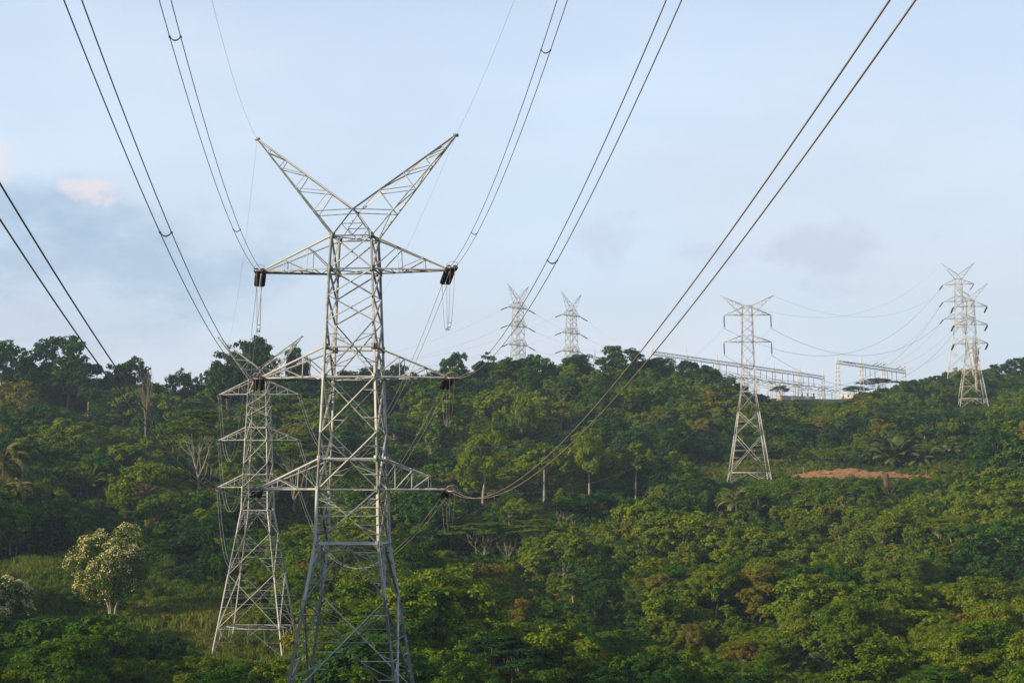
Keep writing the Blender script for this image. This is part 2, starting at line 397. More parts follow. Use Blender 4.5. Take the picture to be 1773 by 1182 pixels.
class Tower:
    STD = dict(base=0.0, hw=[(0, 7.1), (28.75, 2.70), (33.35, 2.58), (42.95, 2.22), (52.3, 1.88), (55.2, 1.72)],
               arms=[(52.3, 55.2, 8.35), (42.95, 45.55, 8.35), (33.35, 35.95, 8.4)], top=55.2, crotch=57.6, tip=64.15, tipx=8.83, style='crotch',
               panels=[(52.3, 55.2, 'X', 0, 0), (50.0, 52.3, 'X', 0, 0), (47.8, 50.0, 'X', 0, 0), (42.95, 47.8, 'X', 1, 1), (38.2, 42.95, 'X', 0, 1), (33.35, 38.2, 'X', 1, 1),
                       (28.75, 33.35, 'X', 1, 2), (24.1, 28.75, 'V', 0, 2), (15.9, 24.1, 'X', 1, 2), (5.2, 15.9, 'X', 1, 2), (0, 5.2, 'W', 0, 1)])
    SUSP = dict(base=0.0, hw=[(0, 7.2), (32.0, 2.45), (49.2, 1.9), (58.6, 1.75), (61.9, 1.55)],
                arms=[(58.6, 61.3, 8.1), (49.2, 51.5, 8.2)], top=61.9, crotch=61.9, tip=65.4, tipx=9.0, style='flat',
                panels=[(58.6, 61.9, 'X', 0, 0), (55.5, 58.6, 'X', 0, 0), (52.4, 55.5, 'X', 0, 0), (49.2, 52.4, 'X', 0, 0), (45, 49.2, 'X', 0, 0), (40.6, 45, 'X', 0, 0),
                        (36.3, 40.6, 'X', 0, 0), (32, 36.3, 'X', 0, 0), (25, 32, 'X', 0, 1), (17, 25, 'X', 1, 2), (4, 17, 'X', 1, 2), (0, 4, 'W', 0, 1)])

    def __init__(s, spec, loc, yaw, angle=True, k=1.0, ext=2.5, blunt=(), scale=1.0):
        s.p = spec; s.loc = np.asarray(loc, float); s.yaw = yaw; s.angle = angle; s.k = k; s.ext = ext; s.blunt = blunt; s.sc = scale

    def hw(s, z):
        if z < 0: return s.p['hw'][0][1] + (s.p['hw'][0][1] - s.p['hw'][1][1]) / (s.p['hw'][1][0]) * (-z)
        return float(np.interp(z, [a for a, b in s.p['hw']], [b for a, b in s.p['hw']]))

    def c(s, i, z):
        sx, sy = ((-1, -1), (1, -1), (1, 1), (-1, 1))[i % 4]; h = s.hw(z); return np.array((sx * h, sy * h, z))

    def world(s, p):
        p = np.asarray(p, float) * s.sc; cs, sn = cos(s.yaw), sin(s.yaw)
        return s.loc + np.array((p[0] * cs - p[1] * sn, p[0] * sn + p[1] * cs, p[2]))

    def armtip(s, k, side): z, zt, Ln = s.p['arms'][k]; return s.world((side * Ln, 0, z))
    def peak(s, side): return s.world((side * s.p['tipx'], 0, s.p['tip']))

    def build(s, label, mat, group=None):
        p = s.p; A = s.angle; K = s.k
        root = empty('lattice_pylon', s.loc, s.yaw, label, 'pylon', group); root.scale = (s.sc,) * 3
        wl, wd, wr = 0.25 * K, 0.135 * K, 0.075 * K
        zt = p['top']
        zs = sorted({0.0, zt} | {a for a, *_ in p['panels']} | {a for a, b in p['hw']})
        for i in range(4):                                             # legs, each a mesh of its own
            g = Geo(); q = [-s.ext] + zs
            ref = s.c(i, 0) * (-1, -1, 0)
            for a, b in zip(q[:-1], q[1:]): g.bar(s.c(i, a), s.c(i, b), wl * (1.0 if a < 30 else 0.82), ref, A)
            for z_ in [a[0] for a in p['arms']] + [a[1] for a in p['arms']] + [p['hw'][1][0]]:
                c_ = s.c(i, z_)
                for ax in (0, 1):                                      # gusset plates at the joints
                    sz = [0.05 * K, 0.05 * K, 0.55 * K]; sz[ax] = 0.5 * K
                    g.box(c_ * (0.985, 0.985, 1) + (0, 0, 0.02 * ax), sz)
            g.build('leg', mat, root)
        for f in range(4):                                             # bracing of each face
            g = Geo(); a, b = f, f + 1
            nrm = (s.c(a, 0) + s.c(b, 0)) * (1, 1, 0); nrm = nrm / np.linalg.norm(nrm)
            for z0, z1, kind, mid, red in p['panels']:
                a0, b0, a1, b1 = s.c(a, z0), s.c(b, z0), s.c(a, z1), s.c(b, z1)
                if kind == 'X':
                    w0, w1 = np.linalg.norm(b0 - a0), np.linalg.norm(b1 - a1); t = w0 / (w0 + w1); X = lerp(a0, b1, t)
                    g.bar(a0 + nrm * .03, b1 + nrm * .03, wd, nrm, A); g.bar(b0 - nrm * .05, a1 - nrm * .05, wd, nrm, A)
                    if mid: g.bar(lerp(a0, a1, t), lerp(b0, b1, t), wr * 1.25, nrm, A)
                    if red:
                        for e0, leg0, leg1 in ((a0, a0, a1), (b0, b0, b1), (a1, a0, a1), (b1, b0, b1)):
                            for tt in ((0.5,) if red == 1 else (0.36, 0.68)):
                                m_ = lerp(e0, X, tt); zz = (m_[2] - z0) / (z1 - z0); l_ = lerp(leg0, leg1, zz)
                                g.bar(m_, l_, wr, nrm, A)
                                if red == 2 or mid:
                                    g.bar(l_, lerp(e0, X, min(1, tt + 0.3)) if tt < .6 else lerp(leg0, leg1, t), wr * .9, nrm, A)
                elif kind == 'V':
                    M = (a1 + b1) / 2; g.bar(M, a0, wd * 1.1, nrm, A); g.bar(M, b0, wd * 1.1, nrm, A)
                    for e0, l0, l1 in ((a0, a0, a1), (b0, b0, b1)):
                        for tt in (0.3, 0.6, 0.85):
                            m_ = lerp(e0, M, tt); l_ = lerp(l0, l1, (m_[2] - z0) / (z1 - z0)); g.bar(m_, l_, wr, nrm, A)
                            g.bar(l_, lerp(e0, M, min(tt + .27, .98)), wr, nrm, A)
                elif kind == 'W':
                    g.bar(a1, b1, wd, nrm, A); M = (a1 + b1) / 2
                    qa, qb = lerp(a1, b1, .25), lerp(a1, b1, .75); ma, mb = lerp(M, a0, .5), lerp(M, b0, .5)
                    g.bar(M, a0, wd, nrm, A); g.bar(M, b0, wd, nrm, A)
                    for q_, m_, l_, e_ in ((qa, ma, lerp(a0, a1, .5), a1), (qb, mb, lerp(b0, b1, .5), b1)):
                        g.bar(q_, m_, wr, nrm, A); g.bar(m_, l_, wr, nrm, A); g.bar(e_, m_, wr, nrm, A)
            for z_ in sorted({p['hw'][1][0], zt} | {x[0] for x in p['arms']} | {x[1] for x in p['arms']}):
                g.bar(s.c(a, z_), s.c(b, z_), wd * 1.05, nrm, A)
            if f in (0, 1):                                            # plan bracing
                for z_ in {x[0] for x in p['arms']} | {p['hw'][1][0], zt}:
                    g.bar(s.c(f, z_ - .06), s.c(f + 2, z_ - .06), wr, (0, 0, 1), A)
                for z_ in (p['panels'][-1][1],):
                    m1 = (s.c(f, z_) + s.c(f + 1, z_)) / 2; m2 = (s.c(f + 2, z_) + s.c(f + 3, z_)) / 2
                    m3 = (s.c(f + 1, z_) + s.c(f + 2, z_)) / 2
                    g.bar(m1, m2, wr, (0, 0, 1), A); g.bar(m1, m3, wr, (0, 0, 1), A); g.bar(m2, m3 * (-1, -1, 1), wr, (0, 0, 1), A)
            g.build('face_bracing', mat, root)
        for k_, (z, z2, Ln) in enumerate(p['arms']):                   # cross-arms
            for side in (-1, 1):
                g = Geo(); h = s.hw(z); h2 = s.hw(z2); bl = (k_, side) in s.blunt
                B = [(np.array((side * h, sy * h, z)), np.array((side * Ln, sy * 0.22, z))) for sy in (-1, 1)]
                T = [(np.array((side * h2, sy * h2, z2)), np.array((side * Ln, sy * 0.22, z + (0.0 if not bl else 0.0)))) for sy in (-1, 1)]
                if bl: T = [(t0, np.array((side * (h + (Ln - h) * .70), sy * .55, z + 1.05))) for (t0, _), sy in zip(T, (-1, 1))]
                n = 3
                for (b0, b1), (t0, t1), sy in zip(B, T, (-1, 1)):
                    nr = (0, sy, 0)
                    g.bar(b0, b1, wd * 1.15, (0, sy, -1), A); g.bar(t0, t1, wd * 1.1, (0, sy, 1), A)
                    fr = (0.33, 0.66) if not bl else (0.24, 0.47, 0.70)
                    prev = b0
                    for q in fr:
                        tb = lerp(b0, b1, q); tt_ = lerp(t0, t1, q if not bl else q / .70)
                        g.bar(tb, tt_, wr, nr, A); g.bar(prev, tt_, wd * .75, nr, A); prev = tb
                for q0, q1, sw in ((0, .22, 0), (.22, .44, 1), (.44, .66, 0), (.66, .86, 1)):
                    e0, e1 = (B[0], B[1]) if sw == 0 else (B[1], B[0])
                    g.bar(lerp(*e0, q0), lerp(*e1, q1), wr, (0, 0, 1), A); g.bar(lerp(*e0, q1), lerp(*e1, q1), wr, (0, 0, 1), A)
                for q in (.33, .66): g.bar(lerp(*T[0], q), lerp(*T[1], q), wr, (0, 0, 1), A)
                g.box((side * Ln, 0, z - .03), (0.34 * K, 0.62, 0.16 * K))
                g.build('cross_arm', mat, root)
        for side in (-1, 1):                                           # horns that carry the earth wires
            g = Geo(); tipz, tx = p['tip'], p['tipx']; h = s.hw(zt)
            for sy in (-1, 1):
                tp = np.array((side * tx, sy * .12, tipz)); nr = (0, sy, 0)
                if p['style'] == 'crotch':
                    o0 = np.array((side * h, sy * h, zt)); i0 = np.array((0.0, sy * h * .72, p['crotch']))
                else:
                    ha = s.hw(p['arms'][0][0]); o0 = np.array((side * ha, sy * ha, p['arms'][0][0])); i0 = np.array((side * h * .9, sy * h, zt))
                g.bar(o0, tp, wd * .95, (side, sy, -1), A); g.bar(i0, tp, wd * .9, (-side, sy, 1), A)
                fr = [0.0, .25, .49, .70, .86]
                for j in range(1, len(fr)):
                    po, pi_ = lerp(o0, tp, fr[j]), lerp(i0, tp, fr[j]); pp = lerp(i0, tp, fr[j - 1])
                    g.bar(po, pi_, wr * .95, nr, A); g.bar(po, pp if j > 1 else i0, wr * 1.1, nr, A)
                if p['style'] == 'crotch':
                    g.bar(i0, np.array((-side * h, sy * h, zt)), wd, nr, A)
                    m1 = lerp(i0, np.array((-side * h, sy * h, zt)), .55); m2 = lerp(i0, o0, .55)
                    g.bar(m1, (0, sy * h, zt), wr, nr, A)
                    if side > 0: g.bar(m1, m2, wr, nr, A)
            for chord in (0, 1):
                if p['style'] == 'crotch':
                    e = [(np.array((side * h, sy * h, zt)) if chord == 0 else np.array((0.0, sy * h * .72, p['crotch']))) for sy in (-1, 1)]
                else:
                    ha = s.hw(p['arms'][0][0]); e = [(np.array((side * ha, sy * ha, p['arms'][0][0])) if chord == 0 else np.array((side * h * .9, sy * h, zt))) for sy in (-1, 1)]
                tps = [np.array((side * tx, sy * .12, tipz)) for sy in (-1, 1)]
                fr = [0.0, .25, .49, .70, .86]
                for j in range(1, len(fr)):
                    l, r = lerp(e[0], tps[0], fr[j]), lerp(e[1], tps[1], fr[j])
                    g.bar(l, r, wr, (0, 0, 1), A)
                    g.bar(lerp(e[j % 2], tps[j % 2], fr[j - 1]), (r, l)[j % 2], wr, (0, 0, 1), A)
            if p['style'] == 'crotch' and side > 0: g.bar((0, -h * .72, p['crotch']), (0, h * .72, p['crotch']), wd, (0, 0, 1), A)
            g.box((side * tx, 0, tipz), (0.45 * K, 0.4, 0.22 * K))
            g.build('earth_wire_horn', mat, root)
        return root


Y5 = radians(-5.2)
T1 = Tower(Tower.STD, (-13.7, 150, -32.7), Y5, True, 1.0, 3.0, blunt={(2, 1)})
T2 = Tower(Tower.STD, (*at(446, 900, 355)[:2], -31.4), radians(-6), True, 1.0, 3.0)
T3 = Tower(Tower.SUSP, (*at(1297, 800, 600)[:2], 4.4), radians(-3), False, 0.80, 3.0)
T4 = Tower(Tower.STD, (*at(1662, 600, 950)[:2], 64.5), radians(-13), False, 0.95, 5.0)
T4B = Tower(Tower.STD, (*at(1683, 650, 880)[:2], 44.5), radians(-8), False, 0.95, 4.0)
T5 = Tower(Tower.STD, (*at(897, 600, 880)[:2], 43.6), radians(53), False, 0.95, 3.0)
T6 = Tower(Tower.STD, (*at(989.5, 600, 910)[:2], 42.9), radians(53), False, 0.95, 3.0)
T1.build('nearest and tallest steel lattice pylon, three arms per side, wide V horns', STEEL)
T2.build('second steel lattice pylon, lower left, directly behind the nearest pylon\'s left arms', STEEL)
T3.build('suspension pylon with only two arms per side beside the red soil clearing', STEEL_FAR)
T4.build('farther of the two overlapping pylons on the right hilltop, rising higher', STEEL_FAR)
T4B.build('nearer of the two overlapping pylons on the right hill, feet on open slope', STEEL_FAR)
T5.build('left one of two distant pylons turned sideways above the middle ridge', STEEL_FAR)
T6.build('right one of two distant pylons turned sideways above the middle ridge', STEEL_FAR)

# ------------------------------------------------------------------ insulators, conductors, earth wires
def catenary(p0, p1, sag, n=28, f0=0.0, f1=1.0):
    f = np.linspace(f0, f1, n)[:, None]; p = p0 * (1 - f) + p1 * f; p[:, 2] -= (4 * sag * f * (1 - f))[:, 0]; return p


def lathe_string(g, p0, p1, r, ndisc, k=10):
    n = ndisc * 2 + 1; f = np.linspace(0.06, 0.94, n); rad = np.where(np.arange(n) % 2 == 1, r, r * .55)
    P = [np.asarray(p0) * (1 - a) + np.asarray(p1) * a for a in f]
    P = [np.asarray(p0, float), P[0]] + P + [P[-1], np.asarray(p1, float)]; R = np.concatenate(([.03, .03], rad, [.03, .03]))
    t = (np.asarray(p1) - p0); t = t / np.linalg.norm(t); x = np.cross(t, (0.1, 0.2, 1)); x /= np.linalg.norm(x); y = np.cross(x, t)
    a = np.arange(k) * 2 * pi / k
    v = np.array([P_ + R_ * (cos(b) * x + sin(b) * y) for P_, R_ in zip(P, R) for b in a])
    m = len(P); q = [(i * k + j, i * k + (j + 1) % k, (i + 1) * k + (j + 1) % k, (i + 1) * k + j) for i in range(m - 1) for j in range(k)]
    g.add(v, q)


LS = 3.3


def insulator_set(tip, direction, label, group, r=0.25, sep=0.52, ndisc=9, ring=True, single=False, L=LS):
    d = np.asarray(direction, float); d /= np.linalg.norm(d)
    lat = np.cross(d, (0, 0, 1)); lat /= np.linalg.norm(lat) + 1e-9
    if abs(d[2]) > .97: lat = np.array((1.0, 0, 0))
    o = empty('insulator_set', tip, 0, label, 'insulator', group)
    for sgn in ((0,) if single else (-1, 1)):
        g = Geo(); lathe_string(g, lat * sgn * sep / 2 + d * .25, lat * sgn * sep / 2 + d * (L - .2), r, ndisc); g.build('insulator_string', CERAMIC, o, True)
    g = Geo(); e = d * (L - .1); g.bar(e - lat * .34, e + lat * .34, .09, (0, 0, 1), False); g.build('yoke_plate', STEEL, o)
    g = Geo(); g.bar(d * .2 - lat * .34, d * .2 + lat * .34, .09, (0, 0, 1), False)
    g.bar((0, 0, 0), d * .25, .08, (0, 0, 1), False); g.build('hanger_plate', STEEL, o)
    if ring:
        g = Geo(); a = np.linspace(0, 2 * pi, 21); up = np.cross(lat, d); c = d * (L - .35)
        fwd = np.array((d[0], d[1], 0.0)); fwd /= np.linalg.norm(fwd) + 1e-9
        g.tube([c + lat * .48 * cos(b) + (up * .25 + fwd * .34) * sin(b) + np.array((0, 0, .22)) for b in a], .022, 5); g.build('corona_ring', WIRE_PALE, o, True)
    return o


def cable(name, pts, r, label, cat, group, mat, k=6):
    g = Geo(); g.tube(pts, r, k); o = g.build(name, mat, None, True); tag(o, label, cat, group); return o


ORD = ('top', 'middle', 'lowest'); SIDE = {-1: 'left', 1: 'right'}
# front spans (towards and over the viewer): sag coefficients read from the photograph for each arm
FIT = {(0, -1): (-.086058, .000921), (1, -1): (-.068221, .000817), (2, -1): (-.044321, .000765),
       (0, 1): (-.061449, .001199), (1, 1): (-.08224, .001248), (2, 1): (-.054978, .001016)}
S_DIR = 0.1015


def front(k, side):
    tip = T1.armtip(k, side); a, b = FIT[(k, side)]

    def P(t, off=0.0):
        return np.array((tip[0] + S_DIR * t + off, tip[1] - t, tip[2] + a * t + b * t * t))
    return tip, P


SPACERS = {(0, -1): [(36.8, ), (81.4, )], (1, -1): [(83.8, )], (2, -1): [], (0, 1): [(26.6, ), (68.8, )], (1, 1): [(71.1, )], (2, 1): []}
NEARP = 'the nearest pylon'
for k in range(3):
    for side in (-1, 1):
        tip, P = front(k, side); where = '%s %s arm of %s' % (ORD[k], SIDE[side], NEARP)
        insulator_set(tip, P(LS) - tip, 'brown twin insulator strings pointing forward from the ' + where, 'insulators on the nearest pylon')
        ts = np.concatenate((np.linspace(LS - .1, 150, 90), np.linspace(152, 205, 14)))
        for w, off in (('outer', -.225 if side < 0 else .225), ('inner', .225 if side < 0 else -.225)):
            pts = np.array([P(t, off) for t in ts])
            cable('conductor_cable', pts, .021, '%s thick cable of the pair running forward from %s' % (w, where), 'power cable', 'cables passing overhead', WIRE)
        for n_, (t,) in enumerate(SPACERS[(k, side)]):
            c = P(t); g = Geo(); xs = np.linspace(-.225, .225, 11)
            g.tube([(x, 0, -.15 * (1 - (x / .225) ** 2) - .0) for x in xs], np.interp(np.abs(xs), [0, .225], [.035, .022]), 6)
            for sx in (-1, 1): g.box((sx * .225, 0, 0.0), (.075, .13, .075))
            o = g.build('bundle_spacer', DARK_GLAZE, None, False); o.location = tuple(float(q) for q in c)
            pos = ''
            if len(SPACERS[(k, side)]) > 1: pos = ('lower ', 'upper ')[n_]
            tag(o, '%scurved spacer bar on cables from %s' % (pos, where), 'spacer', 'spacers on the overhead cables')

# back spans T1 -> T2
SAG = {0: 15.0, 1: 13.0, 2: 11.0}
for k in range(3):
    for side in (-1, 1):
        a, b = T1.armtip(k, side), T2.armtip(k, side); Ln = np.linalg.norm(b - a)
        pts = catenary(a, b, SAG[k], 60); d0 = pts[1] - pts[0]; d1 = pts[-2] - pts[-1]
        where = '%s %s arm of %s' % (ORD[k], SIDE[side], NEARP)
        insulator_set(a, d0, 'brown twin insulator strings angled down behind the ' + where, 'insulators on the nearest pylon', ring=False)
        insulator_set(b, d1, 'dark twin insulator strings facing forward on the %s %s arm of the second pylon' % (ORD[k], SIDE[side]), 'insulators on the second pylon', ring=False)
        f0 = LS / Ln; body = catenary(a, b, SAG[k], 50, f0, 1 - f0)
        for w, off in (('left', -.225), ('right', .225)):
            cable('conductor_cable', body + np.array((off, 0, 0)), .02, '%s thin cable of the pair sagging back from %s' % (w, where), 'power cable', 'cables between the two left pylons', WIRE_PALE)
        # jumper loop under the arm
        _, P = front(k, side); e0 = P(LS); e1 = body[0]; g = Geo()
        n = 21; f = np.linspace(0, 1, n)
        dep = (4.6, 3.6, 3.4)[k]
        loops = []
        for off in (-.2, .2):
            c = np.array([e0 * (1 - t) + e1 * t for t in f]); prof = 1 - np.abs(2 * f - 1) ** 3.0
            c[:, 2] = c[:, 2] - dep * prof + (0 if True else 0); c[:, 0] += off * (1 - .35 * prof); loops.append(c)
        root = empty('jumper_loop', e0, 0, 'drooping U-shaped jumper cable under the ' + where, 'jumper cable', 'jumper loops under the nearest pylon\'s arms')
        for c in loops: g = Geo(); g.tube(c - e0, .017, 5); g.build('jumper_wire', WIRE, root, True)
        for j in ((6, 8, 10, 12, 14) if k == 0 else (8, 12)):
            g = Geo(); g.bar(loops[0][j] - e0, loops[1][j] - e0, .05, (0, 0, 1), False); g.build('spacer_bar', WIRE, root)
for side in (-1, 1):
    tip = T1.peak(side); pts = []
    a_, b_ = {-1: (-.13136, .001168), 1: (-.0788, .000603)}[side]
    for t in np.linspace(0, 190, 70): pts.append((tip[0] + S_DIR * t * (1.0 if side > 0 else 1.0), tip[1] - t, tip[2] + a_ * t + b_ * t * t))
    cable('earth_wire', np.array(pts), .009, 'fine earth wire running forward from the %s horn of the nearest pylon' % SIDE[side], 'earth wire', 'earth wires', WIRE_PALE, 5)
    cable('earth_wire', catenary(tip, T2.peak(side), 9.5, 50), .009, 'fine earth wire falling back from the %s horn of the nearest pylon' % SIDE[side], 'earth wire', 'earth wires', WIRE_PALE, 5)

# T2 -> T3
hang = lambda T, k, side: T.armtip(k, side) + np.array((0, 0, -4.6))
for k in range(3):
    for side in (-1, 1):
        a = T2.armtip(k, side); b = hang(T3, min(k, 1), side); Ln = np.linalg.norm(b - a)
        pts = catenary(a, b, 20 + 3 * k, 60); where = '%s %s arm of the second pylon' % (ORD[k], SIDE[side])
        insulator_set(a, pts[1] - pts[0], 'dark twin insulator strings lying sideways under the ' + where, 'insulators on the second pylon', ring=False)
        if k < 2: cable('conductor_cable', catenary(a, b, 24 + 2 * k, 60, LS / Ln, 1), .022, 'long thin cable crossing the forest from the ' + where, 'power cable', 'cables crossing the middle forest', WIRE_PALE, 5)
        e0 = pts[0] + (pts[1] - pts[0]) / np.linalg.norm(pts[1] - pts[0]) * LS
        back = catenary(T1.armtip(k, side), a, SAG[k], 60); e1 = a + (back[-2] - a) / np.linalg.norm(back[-2] - a) * LS
        f = np.linspace(0, 1, 17); root = empty('jumper_loop', e0, 0, 'thin drooping jumper cable under the ' + where, 'jumper cable', 'jumper loops under the second pylon\'s arms')
        for off in (-.2, .2):
            c = np.array([e0 * (1 - t) + e1 * t for t in f]); c[:, 2] -= 3.6 * (1 - np.abs(2 * f - 1) ** 2.4); c[:, 0] += off
            g = Geo(); g.tube(c - e0, .014, 5); g.build('jumper_wire', WIRE, root, True)
for k in range(2):
    for side in (-1, 1):
        insulator_set(T3.armtip(k, side), (0.03, 0.0, -1), 'long dark string hanging from the %s %s arm of the two-armed pylon' % (('upper', 'lower')[k], SIDE[side]),
                      'insulators on the two-armed pylon', r=.26, ndisc=16, ring=False, single=True, L=4.6)
        a = hang(T3, k, side); b = T4.armtip(k, side)
        cable('conductor_cable', catenary(a, b, 22 + 4 * k, 70), .055, 'cable sagging from %s %s arm of the two-armed pylon to the right hilltop' % (('upper', 'lower')[k], SIDE[side]),
              'power cable', 'cables sagging to the right hilltop', WIRE, 5)
for side in (-1, 1):
    cable('earth_wire', catenary(T3.peak(side), T4.peak(side), 17, 60), .03, 'earth wire from the %s horn of the two-armed pylon to the right hilltop' % SIDE[side], 'earth wire', 'earth wires', WIRE_PALE, 5)

# hilltop pylons: strings and lines to the substation
GA0 = at(1130, 608, 860); GA1 = at(1425, 651, 1042); GB0 = at(1450, 624, 919); GB1 = at(1566, 641, 990)
for nm, T in (('farther', T4), ('nearer', T4B)):
    for k in range(3):
        for side in (-1, 1):
            a = T.armtip(k, side); b = lerp(GB0, GB1, .15 + .12 * k + .4 * (side > 0)); where = '%s %s arm of the %s right hilltop pylon' % (ORD[k], SIDE[side], nm)
            pts = catenary(a, b, 9, 40); dr = pts[1] - pts[0]
            insulator_set(a, dr if nm == 'farther' else np.array((-.25, .55, -.8)), 'dark insulator string at the ' + where, 'insulators on the right hilltop pylons', r=.3, ndisc=8, ring=False, L=4.2)
            if nm == 'farther' and k > 0:
                cable('conductor_cable', pts, .04, 'faint cable from the ' + where + ' towards the substation', 'power cable', 'faint cables above the substation', WIRE, 5)
for nm, T, u0 in (('left', T5, 690), ('right', T6, 760)):
    for k in range(3):
        for side in (-1, 1):
            a = T.armtip(k, side)
            if side < 0: dr = np.array((-.85, -.35, -.38))
            else: dr = np.array((.85, .1, -.48))
            where = '%s %s arm of the %s distant ridge pylon' % (ORD[k], SIDE[side], nm)
            insulator_set(a, dr, 'grey insulator string slanting down from the ' + where, 'insulators on the distant ridge pylons', r=.26, ndisc=8, ring=False, L=4.8, sep=.6)
            e = a + dr / np.linalg.norm(dr) * 4.8
            b = (at(u0 - 120, 628 + 8 * k, 840) if side < 0 else lerp(GA0, GA1, .02 + .1 * k + (.05 if nm == 'right' else 0)))
            cable('conductor_cable', catenary(e, b, 5.0, 30), .03, 'faint cable slanting down from the ' + where, 'power cable', 'faint cables above the ridge', WIRE_PALE, 5)

# ------------------------------------------------------------------ substation
PADZ = 54.5


def lattice_column(g, base, h, w0, w1, n, spike):
    base = np.asarray(base, float)
    for i in range(n):
        z0, z1 = h * i / n, h * (i + 1) / n
        c0, c1 = [w0 + (w1 - w0) * z / h for z in (z0, z1)]
        q = [(-1, -1), (1, -1), (1, 1), (-1, 1)]
        for j in range(4):
            a0 = base + np.array((*(np.array(q[j]) * c0 / 2), z0)); a1 = base + np.array((*(np.array(q[j]) * c1 / 2), z1))
            b1 = base + np.array((*(np.array(q[(j + 1) % 4]) * c1 / 2), z1))
            g.bar(a0, a1, .2, (1, 1, 0), False); g.bar(a0, b1, .12, (0, 1, 0), False)
    g.tube([base + (0, 0, h), base + (0, 0, h + spike * .5), base + (0, 0, h + spike)], [w1 * .3, w1 * .16, .05], 4)


def gantry(p0, p1, fr, label, depth=1.7, spike=6.0, wcol=2.6):
    o = empty('substation_gantry', (p0[0], p0[1], PADZ), 0, label, 'gantry', 'substation gantries'); b0 = np.array((p0[0], p0[1], PADZ))
    d = p1 - p0; d = d / np.linalg.norm(d); nrm = np.cross(d, (0, 0, 1)); g = Geo(); Ln = np.linalg.norm(p1 - p0)
    ch = [(s_ * .6, z_) for s_ in (-1, 1) for z_ in (0, -depth)]
    for s_, z_ in ch: g.bar(p0 - b0 + nrm * s_ + (0, 0, z_), p1 - b0 + nrm * s_ + (0, 0, z_), .22, (0, 0, 1), False)
    n = int(Ln / 2.2)
    for i in range(n):
        a, b = p0 + d * Ln * i / n - b0, p0 + d * Ln * (i + 1) / n - b0
        for s_ in (-.6, .6):
            if i % 2: a, b = b, a
            g.bar(a + nrm * s_, b + nrm * s_ + (0, 0, -depth), .1, (0, 0, 1), False)
    g.build('gantry_beam', STEEL, o)
    for f in fr:
        c = lerp(p0, p1, f) - b0; g = Geo(); lattice_column(g, (c[0], c[1], -2), c[2] + 2, wcol, 1.2, 9, spike); g.build('gantry_mast', WHITE_STEEL, o)
    return o


gantry(GA0, GA1, (0.0, .17, .335, .5, .67, .84, 1.0), 'long sloping-looking gantry beam on white masts, left of the substation')
gantry(GB0, GB1, (0.0, .34, .67, 1.0), 'short gantry beam on four white masts at the right of the substation')
gc0, gc1 = at(1157, 631, 975), at(1192, 632, 1000)
gantry(gc0, gc1, (0., 1.), 'small low white gantry behind the left end of the substation', 1.2, 0.5, 1.8)
gd0, gd1 = at(1030, 618, 900), at(1062, 622, 930)
gantry(gd0, gd1, (0., .5, 1.), 'small white gantry peeking over the ridge right of the distant pylons', 1.2, 5, 1.8)
rr = random.Random(8)
dn = np.array((-.84, .54, 0.0))


def drop(p, L, lab, grp):
    g = Geo(); lathe_string(g, np.zeros(3), np.array((0, 0, -L)), .2, 8, 6); o = g.build('drop_insulator', DARK_GLAZE, None, True); o.location = tuple(float(c) for c in p); tag(o, lab, 'insulator', grp)


NUM = ['first', 'second', 'third', 'fourth', 'fifth', 'sixth', 'seventh', 'eighth', 'ninth', 'tenth', 'eleventh', 'twelfth', 'thirteenth', 'fourteenth', 'fifteenth', 'sixteenth', 'seventeenth', 'eighteenth', 'nineteenth', 'twentieth', 'twenty-first']
for i in range(21):
    f = .04 + (i // 3) * .137 + (i % 3) * .036
    if f < 1: drop(lerp(GA0, GA1, f) + (0, 0, -1.7), 5.0, '%s string from the left hanging under the long gantry beam' % NUM[i], 'strings under the long gantry beam')
for i in range(6):
    f = .40 + (i // 3) * .33 + (i % 3) * .07
    drop(lerp(GB0, GB1, f) + (0, 0, -1.7), 5.0, '%s string from the left hanging under the short gantry beam' % NUM[i], 'strings under the short gantry beam')
for i in range(8):
    f = (.07, .12, .17, .50, .56, .62, .86, .93)[i]; p = lerp(GB0, GB1, f)
    g = Geo(); lathe_string(g, np.zeros(3), np.array((3.6, .5, 1.9 if i > 2 else -.9)), .24, 8, 6); o = g.build('strain_insulator', DARK_GLAZE, None, True); o.location = tuple(float(c) for c in p)
    tag(o, '%s slanting strain string from the left on the short gantry beam' % NUM[i], 'insulator', 'strain strings on the short gantry beam')

# bus supports: slim white posts with a dark chevron of insulators, and the pipes they carry
posts = []
for row in range(3):
    for i in range(11):
        f = .10 + i * .084 + (.02 if row == 1 else 0); c = lerp(GA0, GA1, f) + dn * (6 - 17 * row)
        if row == 2: c = lerp(GA0, GA1, f) + np.array((.84, -.54, 0)) * 11
        h = (11.0, 8.5, 7.0)[row] + rr.uniform(-.5, .5)
        o = empty('bus_support', (c[0], c[1], PADZ), 0, '%s slim white bus post from the left, %s row of the substation' % (NUM[i], ('tall back', 'middle', 'low front')[row]), 'bus support', 'substation bus supports')
        g = Geo(); g.bar((-.4, 0, -1), (-.25, 0, h), .2, (1, 0, 0), False); g.bar((.4, 0, -1), (.25, 0, h), .2, (1, 0, 0), False)
        for j in range(5): z_ = h * j / 5; g.bar((-.38, 0, z_), (.38, 0, z_ + h / 5), .1, (0, 1, 0), False)
        g.bar((-2.6, 0, h), (2.6, 0, h), .22, (0, 0, 1), False); g.build('post', WHITE_STEEL, o)
        g = Geo()
        for sx in (-1, 1): lathe_string(g, np.array((sx * .3, 0, h + 1.0)), np.array((sx * 3.2, 0, h + .1)), .2, 6, 6)
        g.build('insulator_chevron', DARK_GLAZE, o, True); posts.append((row, (c[0], c[1], PADZ + h)))
